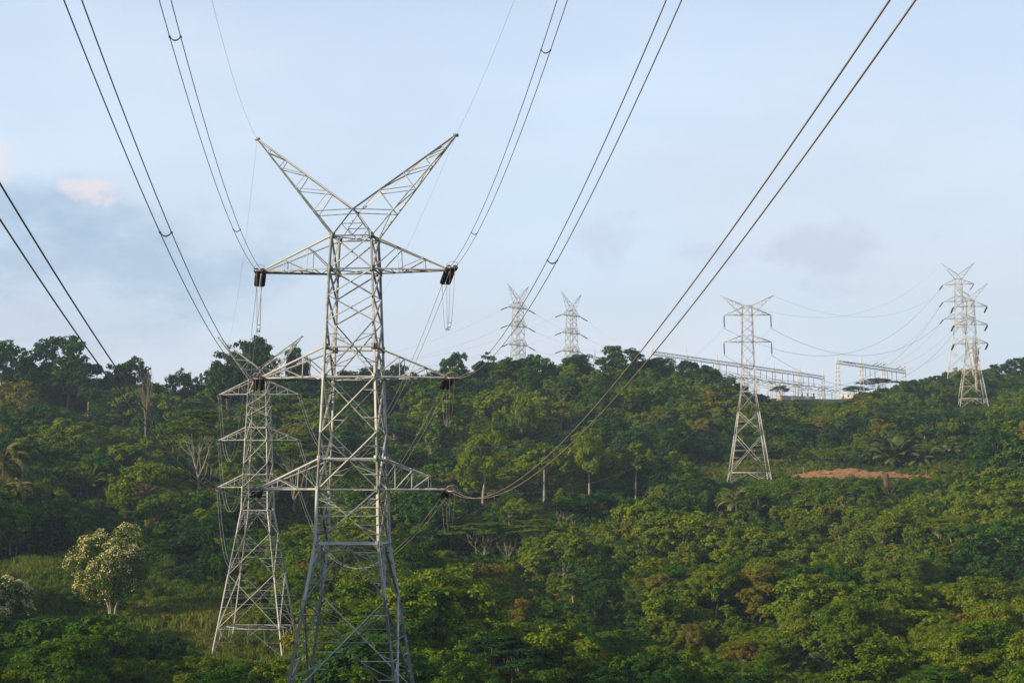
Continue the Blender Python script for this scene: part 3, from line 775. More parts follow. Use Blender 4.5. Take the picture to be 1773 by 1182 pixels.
for row in range(3):
    pr = [p for r_, p in posts if r_ == row]
    for lvl in range(3):
        pts = [np.array(p) + (0, 0, (.3, 2.1, -2.2)[lvl]) for p in pr]
        cable('busbar', np.array(pts), .10, '%s horizontal pale busbar over the %s row of bus posts' % (('middle', 'upper', 'lower')[lvl], ('tall back', 'middle', 'low front')[row]), 'busbar', 'substation busbars', WHITE_STEEL, 5)

# masts that stand alone
for u, v, d, lab in ((1046, 600, 960, 'lone thin white mast on the ridge right of the distant pylons'), (1092, 606, 960, 'lone white mast between the ridge trees left of the long gantry'),
                     (1194, 628, 990, 'short white lattice mast behind the left part of the long gantry'), (1312, 640, 1010, 'short white lattice mast just right of the two-armed pylon'),
                     (1375, 645, 1010, 'short white lattice mast near the right end of the long gantry'), (1417, 656, 1040, 'short white lattice mast next to the last gantry mast')):
    c = at(u, v, d); o = empty('lightning_mast', (c[0], c[1], PADZ), 0, lab, 'mast', 'lone substation masts')
    g = Geo(); lattice_column(g, (0, 0, -2), (c[2] - PADZ) * .8 + 2, 1.8, .8, 6, 0.1); g.build('lattice_shaft', WHITE_STEEL, o)
    g = Geo(); g.tube([(0, 0, (c[2] - PADZ) * .8), (0, 0, c[2] - PADZ)], [.14, .05], 5); g.build('spike', WHITE_STEEL, o)
for i, u in enumerate((1389, 1398.5, 1409)):
    c = at(u, 690, 985); o = empty('surge_arrester', (c[0], c[1], PADZ), 0, '%s of three stout dark posts behind the retaining wall' % ('leftmost', 'middle one', 'rightmost')[i], 'arrester', 'dark posts behind the wall')
    g = Geo(); lathe_string(g, np.array((0, 0, 1.4)), np.array((0, 0, 4.4)), .55, 9, 8); g.build('column', DARK_GLAZE, o, True)
    g = Geo(); g.box((0, 0, .7), (.7, .7, 1.5)); g.build('pedestal', CONCRETE, o)
for i, (u, d, sx, sz, lab) in enumerate(((1386, 978, 1.6, 2.0, 'white equipment cabinet left of the three dark posts'), (1424, 990, 1.4, 1.8, 'white equipment cabinet right of the three dark posts'),
                                         (1458, 968, 2.0, 2.2, 'white equipment cabinet at the foot of the short gantry'), (1480, 985, 16, 3.6, 'long low pale control building right of the short gantry\'s first mast'))):
    c = at(u, 690, d); big = sx > 5
    o = empty('control_building' if big else 'equipment_cabinet', (c[0], c[1], PADZ), radians(-20), lab, 'building' if big else 'cabinet')
    g = Geo(); g.box((0, 0, sz / 2 + .2), (sx, 1.2 if not big else 8, sz)); g.build('wall' if big else 'body', STEEL_FAR if big else WHITE_PAINT, o)
    g = Geo(); g.box((0, 0, sz + .32), (sx * 1.06, 1.3 if not big else 8.6, .2)); g.build('roof', CONCRETE if big else WHITE_PAINT, o)
    g = Geo()
    if big:
        for j in range(5): g.box((-6 + 3 * j, -4.02, 2.6), (1.2, .06, 1.2))
        g.build('window_band', DARK_GLAZE, o)
    else:
        g.box((0, -.61, sz / 2 + .2), (sx * .7, .04, sz * .8)); g.build('door', WHITE_STEEL, o)
# retaining wall at the edge of the platform
g = Geo(); wl = [at(u, 690, d) for u, d in ((1345, 950), (1366, 954), (1388, 957), (1411, 961))]
for a, b in zip(wl[:-1], wl[1:]):
    a = a * (1, 1, 0) + (0, 0, PADZ - .9); b = b * (1, 1, 0) + (0, 0, PADZ - .9)
    ang = math.atan2(b[1] - a[1], b[0] - a[0]); M = np.array(((cos(ang), -sin(ang), 0), (sin(ang), cos(ang), 0), (0, 0, 1)))
    g.box((a + b) / 2, (np.linalg.norm(b - a) - .02, .5, 3.2), M)
    g.box((a + b) / 2 + (0, 0, 1.76), (np.linalg.norm(b - a) - .02, .7, .3), M)
o = g.build('retaining_wall', CONCRETE); tag(o, 'low beige concrete retaining wall edging the substation platform', 'wall')

# rail fence and posts by the red clearing
g0 = at(1419, 803, 662); o = empty('rail_fence', (g0[0], g0[1], float(ground(g0[0], g0[1]))), 0, 'thin horizontal pole rail on posts behind the red soil clearing', 'fence')
g = Geo(); g.bar((0, 0, 2.2), (9.8, 0, 2.3), .12, (0, 0, 1), False); g.build('rail', BARK, o)
for x in (1.0, 5.2, 9.4): g = Geo(); g.bar((x, 0, -1), (x, 0, 2.2), .12, (0, 1, 0), False); g.build('post', BARK, o)
g0 = at(1391, 812, 632); z0 = float(ground(g0[0], g0[1])); o = empty('marker_post', (g0[0], g0[1], z0), 0, 'pale upright marker post in grass left of the red soil', 'post')
g = Geo(); g.bar((0, 0, -.5), (0, 0, 2.6), .25, (0, 1, 0), False); g.build('shaft', PALE_BARK, o); g = Geo(); g.box((0, 0, 2.65), (.34, .34, .1)); g.build('cap', CONCRETE, o)
g0 = at(277, 1062, 372); z0 = float(ground(g0[0], g0[1])); o = empty('marker_post', (g0[0], g0[1], z0), 0, 'short white marker post in tall grass right of the flowering tree', 'post')
g = Geo(); g.bar((0, 0, -.5), (0.05, 0, 2.0), .30, (0, 1, 0), False); g.build('shaft', WHITE_PAINT, o); g = Geo(); g.box((0.05, 0, 2.03), (.38, .38, .12)); g.build('cap', CONCRETE, o)
# orange marker flag by the second pylon's far leg
g0 = at(512, 1083, 362); o = empty('marker_flag', (g0[0], g0[1], float(ground(g0[0], g0[1]))), 0, 'small orange marker flag beside a leg of the second pylon', 'flag')
hz = g0[2] - float(ground(g0[0], g0[1]))
g = Geo(); g.bar((0, 0, -.5), (0, 0, hz + .5), .06, (0, 1, 0), False); g.build('pole', PALE_BARK, o)
g = Geo(); xs = np.linspace(0, .5, 5); V = [(x, .05 * sin(x * 9), hz + z) for x in xs for z in (-.6, .4)]; g.add(V, [(2 * i, 2 * i + 2, 2 * i + 3, 2 * i + 1) for i in range(4)]); g.build('cloth', ORANGE, o)

# ------------------------------------------------------------------ vegetation prototypes
def unit(v): return v / (np.linalg.norm(v, axis=-1, keepdims=True) + 1e-9)


def kites(P, N, L, Wd, rng, droop=0.0, axis=None):
    n = len(P); N = unit(N); R = rng.randn(n, 3) if axis is None else axis + rng.randn(n, 3) * .25
    if droop: R[:, 2] -= droop
    T = unit(R - N * (R * N).sum(1)[:, None]); B = np.cross(N, T)
    L = (L * (0.65 + .7 * rng.rand(n)))[:, None] if np.isscalar(L) else L[:, None]; Wd = L * Wd
    V = np.stack((P - T * L * .5, P + B * Wd * .5 + T * L * .08, P + T * L * .5, P - B * Wd * .5 + T * L * .08), 1)
    return V.reshape(-1, 3), np.arange(n * 4).reshape(n, 4)


def crown(rng, c, R, Rz, mains, subs, nleaf, L, zlo=-.55, flat=.8, rm=.40, rs=.19, jit=.45, up=.5, wd=.6, irregular=.35, droop=0.0, pts=None):
    """leaf clumps on an uneven shell -> verts, quads, clump value per vertex, centres of the main clumps, blossom mask helper"""
    if pts is None:
        D = []
        while len(D) < mains:
            q = unit(rng.randn(3))
            if q[2] < zlo or any(np.dot(q, e) > 1 - 1.3 / mains for e in D) and rng.rand() < .9: continue
            D.append(q)
        D = np.array(D); M = c + D * np.array((R, R, Rz)) * (0.68 + irregular * (rng.rand(mains, 1) - .5))
    else:
        M = np.asarray(pts, float); D = unit(M - c + (0, 0, .01)); mains = len(M)
    r_m = R * rm * (0.75 + .5 * rng.rand(mains))
    O = unit(rng.randn(mains, subs, 3) + D[:, None, :] * .55)
    S = M[:, None, :] + O * r_m[:, None, None] * (.55 + .5 * rng.rand(mains, subs, 1)) * (1, 1, flat)
    S = S.reshape(-1, 3); O = O.reshape(-1, 3); Dm = np.repeat(D, subs, 0)
    r_s = R * rs * (.65 + .7 * rng.rand(len(S)))
    per = max(4, int(nleaf / len(S)))
    cnt = np.maximum(3, (per * (r_s / r_s.mean()) ** 2).astype(int)); idx = np.repeat(np.arange(len(S)), cnt)
    d = unit(rng.randn(len(idx), 3)); d = unit(d + (0, 0, .25))
    P = S[idx] + d * (r_s[idx] * (.55 + .5 * rng.rand(len(idx))))[:, None] * (1, 1, flat * .85)
    Nn = d * .75 + Dm[idx] * .3 + np.array((0, 0, up)) + rng.randn(len(idx), 3) * jit
    V, Q = kites(P, Nn, L, wd, rng, droop)
    cv = np.clip(.5 + .22 * rng.randn(len(S)) , 0, 1)
    return V, Q, np.repeat(cv[idx], 4), M, S, r_s, Dm


def limbs(g, rng, base_r, fork, ends, bend=.3, k=6, r1=.05):
    for e in ends:
        m = fork + (e - fork) * .5 + np.array((rng.randn() * bend, rng.randn() * bend, -abs(rng.randn()) * bend * 1.2))
        g.tube([fork, m, e], [base_r * .55, base_r * .33, r1], k)


PROTO = {}      # kind -> list of dict(crown mesh, trunk mesh, whole mesh, H, R)


def register(kind, H, R, V, Q, cl, g, leaf, bark):
    i = len(PROTO.setdefault(kind, []))
    tv, tq = np.vstack(g.v), np.vstack(g.q)
    cm = qmesh('%s_crown' % kind, V, Q, [leaf], attrs={'clump': cl})
    tm = qmesh('%s_trunk' % kind, tv, tq, [bark], smooth=True)
    wm = qmesh('%s_whole' % kind, np.vstack((V, tv)), np.vstack((Q, tq + len(V))), [leaf, bark], np.concatenate((np.zeros(len(Q)), np.ones(len(tq)))),
               attrs={'clump': np.concatenate((cl, np.full(len(tv), .5)))})
    PROTO[kind].append(dict(crown=cm, trunk=tm, whole=wm, H=H, R=R))


def mk_broad(seed, H, R, base, mains, subs, nleaf, L, kind, bark=None, **kw):
    rng = np.random.RandomState(seed); Rz = (H - base) / 2; c = np.array((0, 0, base + Rz))
    V, Q, cl, M, *_ = crown(rng, c, R, Rz, mains, subs, nleaf, L, **kw)
    g = Geo(); lean = rng.randn(2) * H * .02; fork = np.array((lean[0], lean[1], base + Rz * .45)); r = H * .017
    g.tube([(0, 0, -1.5), (lean[0] * .3, lean[1] * .3, fork[2] * .5), fork, (lean[0], lean[1], base + Rz * 1.4)], [r * 1.4, r, r * .75, r * .2], 7)
    limbs(g, rng, r, fork, M, .3)
    register(kind, H, R, V, Q, cl, g, LEAF, bark or BARK)


def mk_umbrella(seed, H, R, nleaf, L, kind, bark, layers=3):
    rng = np.random.RandomState(seed); pts = []
    for l in range(layers):
        n = (9, 8, 6, 5)[l]
        for i in range(n):
            a = i * 2 * pi / n + rng.rand() * .6 + l; r = R * (0.86 - .27 * l) * (.7 + .4 * rng.rand()); pts.append((r * cos(a), r * sin(a), H * (.76 + .085 * l) + rng.randn() * H * .018))
    pts.append((0, 0, H * .98)); pts = np.array(pts)
    V, Q, cl, M, *_ = crown(rng, np.array((0, 0, H * .6)), R, H * .2, len(pts), 6, nleaf, L, flat=.24, rm=.34, rs=.17, jit=.3, up=1.5, pts=pts)
    g = Geo(); fork = np.array((0, 0, H * .16)); r = H * .011
    g.tube([(0, 0, -1.5), (.1, 0, H * .08), fork], [r * 1.6, r * 1.4, r * 1.2], 7)
    for i in range(6):                                                 # fan of bare rising stems
        a = i * 2 * pi / 6 + rng.rand() * .7; k_ = .08 + .36 * rng.rand(); q = np.array((cos(a) * R * k_, sin(a) * R * k_, H * (.44 + .20 * rng.rand())))
        st = fork * (.6 + .6 * rng.rand()); g.tube([st, (st + q) / 2 + rng.randn(3) * .22 - (0, 0, .2), q], [r * .8, r * .6, r * .45], 6)
        for e in M:
            if np.dot(unit(e[:2]), (cos(a), sin(a))) > .72: g.tube([q, (q + e) / 2 + rng.randn(3) * .2 + (0, 0, -.35), e], [r * .4, r * .22, .03], 5)
    register(kind, H, R, V, Q, cl, g, LEAF, bark)


# far / mid detail
for i in range(5): mk_broad(10 + i, 12, 4.6 + .3 * (i % 3), 2.6 + .5 * (i % 2), 15 + i, 8, 5200, .58, 'broad', irregular=.5)
for i in range(2): mk_broad(30 + i, 12, 4.4, 1.6, 22, 8, 6500, .55, 'dome', irregular=.22, rs=.17)
for i in range(3): mk_broad(40 + i, 15, 3.7, 6.0, 13, 8, 4600, .58, 'tall', PALE_BARK, irregular=.6, rm=.42)
for i in range(2): mk_umbrella(50 + i, 12, 6.4, 5600, .55, 'umbrella', PALE_BARK)
for i in range(2): mk_broad(60 + i, 11, 3.6, 3.2, 12, 6, 2300, .5, 'sparse', PALE_BARK, irregular=.6, rs=.2, jit=.7)
for i in range(2): mk_broad(66 + i, 12, 3.0, .8, 20, 7, 5000, .56, 'column', irregular=.4, zlo=-.95, droop=.8)
for i in range(2): mk_broad(120 + i, 12, 4.6, 2.4, 13, 7, 2700, .85, 'broad', irregular=.75, rs=.2)
for i in range(2): mk_broad(124 + i, 13, 4.0, 3.4, 17, 7, 5200, .95, 'broad', PALE_BARK, irregular=.55, droop=1.6, wd=.22, rs=.21)
for i in range(2): mk_broad(128 + i, 12, 4.2, 3.6, 11, 9, 4600, .5, 'broad', irregular=.8, rm=.34, flat=.7, up=.6)
# near detail
for i in range(2): mk_broad(130 + i, 12, 4.6, 2.4, 17, 10, 8000, .52, 'near_broad', irregular=.75, rs=.17)
for i in range(2): mk_broad(134 + i, 13, 4.2, 3.0, 19, 10, 14000, .62, 'near_broad', PALE_BARK, irregular=.55, droop=1.6, wd=.22, rs=.19)
for i in range(4): mk_broad(70 + i, 12, 4.8 + .3 * (i % 2), 2.2, 19 + i, 14, 20000, .31, 'near_broad', irregular=.5, rs=.145, rm=.36)
for i in range(2): mk_umbrella(80 + i, 12, 6.2, 13000, .36, 'near_umbrella', PALE_BARK)
# shrubs
def mk_shrub(seed, H, R, nleaf, L, kind, **kw):
    rng = np.random.RandomState(seed)
    V, Q, cl, M, *_ = crown(rng, np.array((0, 0, H * .45)), R, H * .55, 9, 6, nleaf, L, zlo=-.35, irregular=.6, rs=.24, **kw)
    g = Geo(); limbs(g, rng, .12, np.array((0, 0, -.3)), M, .1, 5, .02); register(kind, H, R, V, Q, cl, g, LEAF, BARK)


for i in range(3): mk_shrub(90 + i, 3.2, 2.2, 1000, .48, 'shrub')
for i in range(2): mk_shrub(95 + i, 3.2, 2.2, 2600, .28, 'near_shrub')


def palm_mesh(rng, nfr, Lf, droop, leaflet, spread=1.0, nl=34):
    Vs, Qs, cl, n0 = [], [], [], 0; g = Geo()
    for i in range(nfr):
        a = i * 2.39996 + rng.rand() * .3; el = radians(78 - 95 * spread * (i / nfr) + rng.randn() * 6); Lr = Lf * (.8 + .3 * rng.rand())
        s = np.linspace(0, 1, 9); e = el - droop * s ** 1.6
        dx = np.cumsum(np.cos(e)) * Lr / 9; dz = np.cumsum(np.sin(e)) * Lr / 9
        P = np.stack((dx * cos(a), dx * sin(a), dz), 1); g.tube(P, np.linspace(.07, .015, 9), 4)
        lat = np.array((-sin(a), cos(a), 0)); t = np.linspace(.14, 1, nl)
        C = np.stack([np.interp(t, s, P[:, k]) for k in range(3)], 1); tan_ = unit(np.gradient(C, axis=0))
        for sd in (-1, 1):
            ln = leaflet * (1 - .55 * np.abs(t - .45) * 1.4) * Lf * .24
            ax = unit(lat * sd + tan_ * .75 + np.array((0, 0, -.55))); nr = np.cross(ax, tan_) * sd + rng.randn(nl, 3) * .1
            nr = unit(nr); B = np.cross(nr, ax); w = .085 * leaflet * Lf * .22 + .05
            tip = C + ax * ln[:, None]
            V = np.stack((C, C + ax * ln[:, None] * .5 + B * w, tip, C + ax * ln[:, None] * .5 - B * w), 1).reshape(-1, 3)
            Vs.append(V); Qs.append(np.arange(nl * 4).reshape(nl, 4) + n0); n0 += nl * 4; cl.append(np.full(nl * 4, np.clip(.5 + (i / nfr - .4) * .9 + rng.randn() * .2, 0, 1)))
    return np.vstack(Vs), np.vstack(Qs), np.concatenate(cl), g


def banana_mesh(rng):
    V, Q, n0 = [], [], 0
    for i in range(9):
        a = i * 2.4; s = np.linspace(0, 1, 8); e = radians(75 - 6 * i) - 1.5 * s ** 1.5; Lr = 2.6 + rng.rand()
        dx = np.cumsum(np.cos(e)) * Lr / 8; dz = np.cumsum(np.sin(e)) * Lr / 8 + 1.6; w = .42 * np.sin(np.clip(s * 1.0 + .08, 0, 1) * pi) + .03
        lat = np.array((-sin(a), cos(a), 0)); C = np.stack((dx * cos(a), dx * sin(a), dz), 1)
        v = np.concatenate((C - lat * w[:, None] + (0, 0, .1), C, C + lat * w[:, None] + (0, 0, .1))); V.append(v)
        for r in (0, 8):
            for j in range(7): Q.append((n0 + r + j, n0 + r + j + 1, n0 + r + 9 + j, n0 + r + 8 + j))
        n0 += 24
    return np.vstack(V), np.array(Q)


# ------------------------------------------------------------------ single trees that the photograph shows one by one
def gz(x, y): return float(ground(x, y))


SPECIAL = []     # (x, y, radius) kept clear of the random forest
PROX = []        # for the visibility count: (x, y, z centre, R, Rz)


def place(kind, i, x, y, h, r, rz, tint, name, label, cat='tree', group=None, bark=None, own=False, sink=0.0):
    pr = PROTO[kind][i % len(PROTO[kind])]; z = gz(x, y) - sink
    o = empty(name, (x, y, z), rz, label, cat, group); sx = r / pr['R']; sz = h / pr['H']; o.scale = (sx, sx, sz)
    c = bpy.data.objects.new('crown', pr['crown']); COL.objects.link(c); c.parent = o; c['tint'] = float(tint)
    t = bpy.data.objects.new('trunk', pr['trunk']); COL.objects.link(t); t.parent = o
    return o


def special(kind, i, u, vtop, vbase, d, halfw, tint, name, label, rz=0.0, clear=1.0, vis=True):
    """tree whose crown top, foot and half-width are known in the photo at distance d"""
    top = at(u, vtop, d); x, y = top[0], d; h = top[2] - gz(x, y); r = halfw / F * d
    SPECIAL.append((x, y, r * clear)); PROX.append((x, y, gz(x, y) + h * .6, r, h * .4))
    return place(kind, i, x, y, h, r, rz, tint, name, label)


# big dark trees along the left ridge
special('near_broad', 0, 8, 583, 700, 735, 45, .19, 'broadleaf_tree', 'dark ragged tree cut by the left edge, tallest on that ridge', .3)
special('near_broad', 1, 118, 596, 700, 740, 52, .19, 'broadleaf_tree', 'broad dark ridge tree with two leafy tops, second from the left edge', 1.2)
special('near_broad', 2, 70, 632, 700, 742, 38, .08, 'broadleaf_tree', 'lower dark ridge tree between the two tallest left-hand ones', 2.2)
special('dome', 0, 231, 615, 700, 750, 30, .19, 'broadleaf_tree', 'dark pointed bushy ridge tree where the left overhead cables cross', 0)
special('dome', 1, 198, 628, 700, 752, 22, .13, 'broadleaf_tree', 'small dark round ridge tree touching the pointed bushy one', 1)
special('broad', 2, 312, 639, 700, 760, 20, .13, 'broadleaf_tree', 'small dark flat-topped ridge tree left of the big dome tree', .4)
special('sparse', 0, 346, 645, 700, 760, 14, .13, 'broadleaf_tree', 'thin airy dark ridge tree nearest the big dome tree', .4)
special('dome', 0, 438, 578, 700, 745, 46, .10, 'broadleaf_tree', 'tallest rounded green-black tree behind the second pylon\'s horns', 2.0)
special('dome', 1, 395, 606, 700, 742, 36, .10, 'broadleaf_tree', 'rounded dark tree filling the left flank of the tallest dome tree', .7)
special('broad', 1, 515, 604, 700, 755, 24, .10, 'broadleaf_tree', 'dark ridge tree right of the second pylon\'s right horn', 1.7)
special('broad', 3, 785, 610, 660, 775, 22, .16, 'broadleaf_tree', 'small dark round tree poking above the ridge left of centre', 1.7)
special('near_broad', 3, 1000, 614, 660, 795, 34, .18, 'broadleaf_tree', 'dark ridge tree at the feet of the right distant pylon', .3)
special('broad', 0, 932, 614, 660, 785, 36, .30, 'broadleaf_tree', 'green ridge tree between the two distant pylons', 2.3)
special('near_broad', 1, 1075, 609, 660, 795, 40, .18, 'broadleaf_tree', 'dark ridge tree just left of the long gantry\'s first mast', 2.8)
special('near_broad', 2, 1125, 620, 660, 800, 44, .16, 'broadleaf_tree', 'wide dark ridge tree below the long gantry\'s left end', .9)
special('broad', 4, 1262, 652, 700, 840, 24, .15, 'broadleaf_tree', 'round dark tree left of the two-armed pylon, hiding its substation', 0)
special('umbrella', 0, 1352, 668, 690, 948, 16, .2, 'spreading_tree', 'small flat-topped tree standing on the retaining wall\'s left end', 0)
special('umbrella', 1, 1482, 668, 690, 950, 26, .3, 'spreading_tree', 'flat-topped tree in front of the short gantry\'s second mast', .5)
special('umbrella', 0, 1518, 655, 690, 950, 34, .32, 'spreading_tree', 'widest flat-topped tree in front of the short gantry\'s third mast', 2.5)
special('near_broad', 0, 1733, 628, 660, 990, 22, .14, 'broadleaf_tree', 'dark round tree on the skyline right of the hilltop pylons', 2.5)
special('near_broad', 1, 1768, 624, 660, 985, 24, .14, 'broadleaf_tree', 'dark skyline tree cut by the right edge beside the hilltop', .5)
# mid-slope characters
special('near_umbrella', 0, 345, 712, 855, 560, 68, .42, 'spreading_tree', 'flat-crowned tree with pale fanning limbs left of the second pylon\'s arms', .3)
special('near_umbrella', 1, 510, 752, 915, 540, 62, .50, 'spreading_tree', 'flat-crowned tree with pale fanning limbs between the two left pylons', 1.3)
special('near_umbrella', 0, 838, 905, 1010, 470, 60, .50, 'spreading_tree', 'olive flat-crowned tree with white limbs below the nearest pylon\'s lowest right arm', 2.0)
special('near_umbrella', 1, 925, 900, 1010, 475, 52, .55, 'spreading_tree', 'olive flat-crowned tree right beside the white-limbed one, centre of the slope', .4)
special('tall', 0, 942, 755, 893, 560, 28, .62, 'broadleaf_tree', 'slender tree with long bare pale trunk in the centre of the slope', .4)
special('near_broad', 2, 835, 745, 893, 560, 42, .64, 'broadleaf_tree', 'bright green tree right of the nearest pylon\'s lowest right arm', 1.4)
special('tall', 1, 1100, 757, 868, 570, 24, .60, 'broadleaf_tree', 'tree with a pale forked trunk midway between the cables and two-armed pylon', .4)
special('near_broad', 3, 1020, 742, 880, 565, 36, .70, 'broadleaf_tree', 'yellow-green tree under the cables, left of the forked-trunk tree', .4)
special('near_broad', 0, 905, 672, 760, 660, 22, .66, 'broadleaf_tree', 'small lime-coloured tree high on the central slope', .9)
special('column', 0, 780, 668, 790, 640, 36, .55, 'broadleaf_tree', 'vine-smothered tower of foliage behind the nearest pylon\'s middle right arm', 0)
special('column', 1, 745, 715, 800, 635, 30, .48, 'broadleaf_tree', 'lower vine-covered shoulder left of the vine-smothered tower', 1)
special('column', 0, 1757, 752, 880, 565, 32, .35, 'broadleaf_tree', 'tall dark vine-draped column of foliage at the right edge', .5)
special('near_broad', 1, 1315, 1030, 1140, 385, 30, .97, 'broadleaf_tree', 'yellow-brown leaved tree among green ones, lower right', .5)
special('column', 1, 1580, 1098, 1190, 350, 20, .55, 'broadleaf_tree', 'upright olive column-shaped tree near the bottom right', .5)
special('near_broad', 2, 1445, 955, 1040, 430, 18, .62, 'broadleaf_tree', 'bright leafy sapling below the dead palm stump', .5)
special('sparse', 1, 1420, 722, 800, 760, 16, .98, 'broadleaf_tree', 'grey-brown thin tree above the rail fence', .5)
special('sparse', 0, 972, 690, 760, 700, 22, .90, 'broadleaf_tree', 'half-bare grey tree high on the central slope', .5)
special('sparse', 1, 30, 655, 740, 690, 40, .95, 'broadleaf_tree', 'half-bare brownish tree under the left ridge', .9)
# foreground at lower left
special('near_broad', 0, 75, 1060, 1200, 300, 70, .30, 'broadleaf_tree', 'leafy dark tree below the cut flowering tree at the left edge', .3)
special('near_broad', 1, 185, 1082, 1200, 285, 60, .36, 'broadleaf_tree', 'bushy tree directly below the big flowering tree', 1.3)
special('near_broad', 2, 105, 1105, 1240, 262, 72, .38, 'broadleaf_tree', 'bushy tree in the bottom left corner', 2.3)
special('dome', 0, 302, 930, 1000, 440, 40, .19, 'broadleaf_tree', 'dark round shrubby tree right behind the flowering tree', .3)
special('near_broad', 3, 45, 860, 960, 460, 55, .05, 'broadleaf_tree', 'very dark shaded tree at the left edge under the yellowed palm', .3)


def flowering(u, vt, d, halfw, seed, label, rz, flat=.9):
    rng = np.random.RandomState(seed); top = at(u, vt, d); x, y = top[0], d; h = top[2] - gz(x, y); R = halfw / F * d; base = h * .22
    c = np.array((0, 0, base * .9 + (h - base) * .45)); side = unit(np.array((-.9, -.3, .35)))
    V, Q, cl, M, S, rs_, Dm = crown(rng, c, R, (h - base) * .55, 42, 12, 34000, .38, zlo=-.9, irregular=.42, rs=.13, rm=.32)
    o = empty('flowering_tree', (x, y, gz(x, y)), rz, label, 'tree', 'cream-flowering trees'); SPECIAL.append((x, y, R * .9)); PROX.append((x, y, gz(x, y) + h * .6, R, h * .4))
    k = link('crown', qmesh('flowering_crown', V, Q, [LEAF], attrs={'clump': cl}), o); k['tint'] = .38
    keep = (Dm[:, 2] * .45 - Dm[:, 0] * .55 + rng.randn(len(S)) * .34 > -.10) & (rng.rand(len(S)) < .74); Sb, rb, Db = S[keep], rs_[keep], Dm[keep]
    idx = np.repeat(np.arange(len(Sb)), 30); dd = unit(rng.randn(len(idx), 3) + unit(Sb - c)[idx] * .9 + (0, 0, .5))
    P = Sb[idx] + dd * (rb[idx] * (.98 + .22 * rng.rand(len(idx))))[:, None]
    BV, BQ = kites(P, dd + rng.randn(len(idx), 3) * .5, .33, .8, rng)
    link('blossom', qmesh('blossom', BV, BQ, [BLOOM], attrs={'clump': np.repeat(rng.rand(len(Sb))[idx], 4)}), o)
    g = Geo()
    for a in (0.3, 2.3, 4.2): g.tube([(cos(a) * .5, sin(a) * .5, -1), (cos(a) * .8, sin(a) * .8, base * .7), (cos(a) * R * .25, sin(a) * R * .25, base * 1.5)], [.34, .27, .2], 7)
    limbs(g, rng, .2, np.array((0, 0, base * 1.5)), c + (M - c) * .8, .4); g.build('trunk', PALE_BARK, o, True)


flowering(197, 914, 378, 73, 201, 'large cream-flowering tree standing in tall grass, left of the second pylon', .4)
flowering(8, 995, 345, 46, 202, 'smaller flowering tree cut off by the left edge above the foreground trees', 1.4)


def palm(u, vc, d, Lpx, seed, label, tint, nfr=17, droop=1.5, leaflet=1.0, spread=1.0, name='palm_tree'):
    rng = np.random.RandomState(seed); p = at(u, vc, d); x, y = p[0], d; z = gz(x, y); h = max(p[2] - z, .6); Lf = Lpx / F * d
    V, Q, cl, g = palm_mesh(rng, nfr, Lf, droop, leaflet, spread, nl=44 if d < 500 else 34)
    o = empty(name, (x, y, z), rng.rand() * 6, label, 'palm', 'palms on the slope'); SPECIAL.append((x, y, Lf * .75)); PROX.append((x, y, z + h, Lf * .7, Lf * .5))
    k = link('crown', qmesh('palm_crown', V, Q, [FROND], attrs={'clump': cl}), o); k.location = (0, 0, h); k['tint'] = tint
    tv = Geo(); tv.tube([(0, 0, -1), (.1, 0, h * .5), (0, 0, h)], [.32, .24, .2], 7); tv.build('trunk', BARK, o, True)
    rg = g.build('frond_ribs', DEAD_WOOD if tint > .8 else BARK, o, True); rg.location = (0, 0, h)


palm(6, 800, 470, 62, 301, 'palm with yellowed hanging fronds at the left edge', .72, 16, 2.0, 1.1)
palm(30, 846, 462, 40, 302, 'lower palm with yellow curled fronds right beside the left-edge palm', .84, 13, 2.2, 1.1)
palm(150, 845, 540, 44, 303, 'palm with stiff upright fronds on the left slope', .50, 18, .7, .8, .55)
palm(1550, 798, 664, 56, 304, 'largest palm, upright fronds, directly behind the red soil clearing', .52, 24, 1.0, 1.25, .62)
palm(1592, 800, 662, 30, 305, 'small palm right of the largest palm behind the red soil', .60, 14, 1.3, 1.1, .9)
palm(1612, 788, 668, 26, 306, 'small yellowish palm between the clearing\'s right end and its largest palm', .68, 14, 1.3, 1.1, .9)
palm(1640, 792, 668, 36, 307, 'palm above the right end of the red soil clearing', .58, 16, 1.3, 1.1, .9)
palm(1672, 784, 672, 42, 308, 'rightmost palm of the row behind the red soil clearing', .40, 16, 1.2, 1.1, .9)
palm(1745, 745, 720, 34, 309, 'dark palm on the slope below the right skyline', .25, 16, 1.3, 1.1, .9)
palm(1275, 868, 540, 36, 310, 'yellow-green palm below the two-armed pylon', .66, 15, 1.2, 1.1, .9)
palm(1170, 905, 500, 34, 311, 'palm with upright fronds left of the yellow-green palm under the pylon', .45, 16, .9, 1.0, .7)
palm(1432, 1150, 330, 48, 312, 'palm with dull drooping fronds at the bottom right', .30, 17, 2.2, 1.3, 1.0)
palm(1376, 1165, 320, 42, 313, 'second drooping palm left of the other at the bottom edge', .24, 15, 2.3, 1.3, 1.0)
palm(400, 735, 640, 20, 314, 'small palm behind the second pylon\'s left arms', .55, 14, 1.2, 1.0, .9)

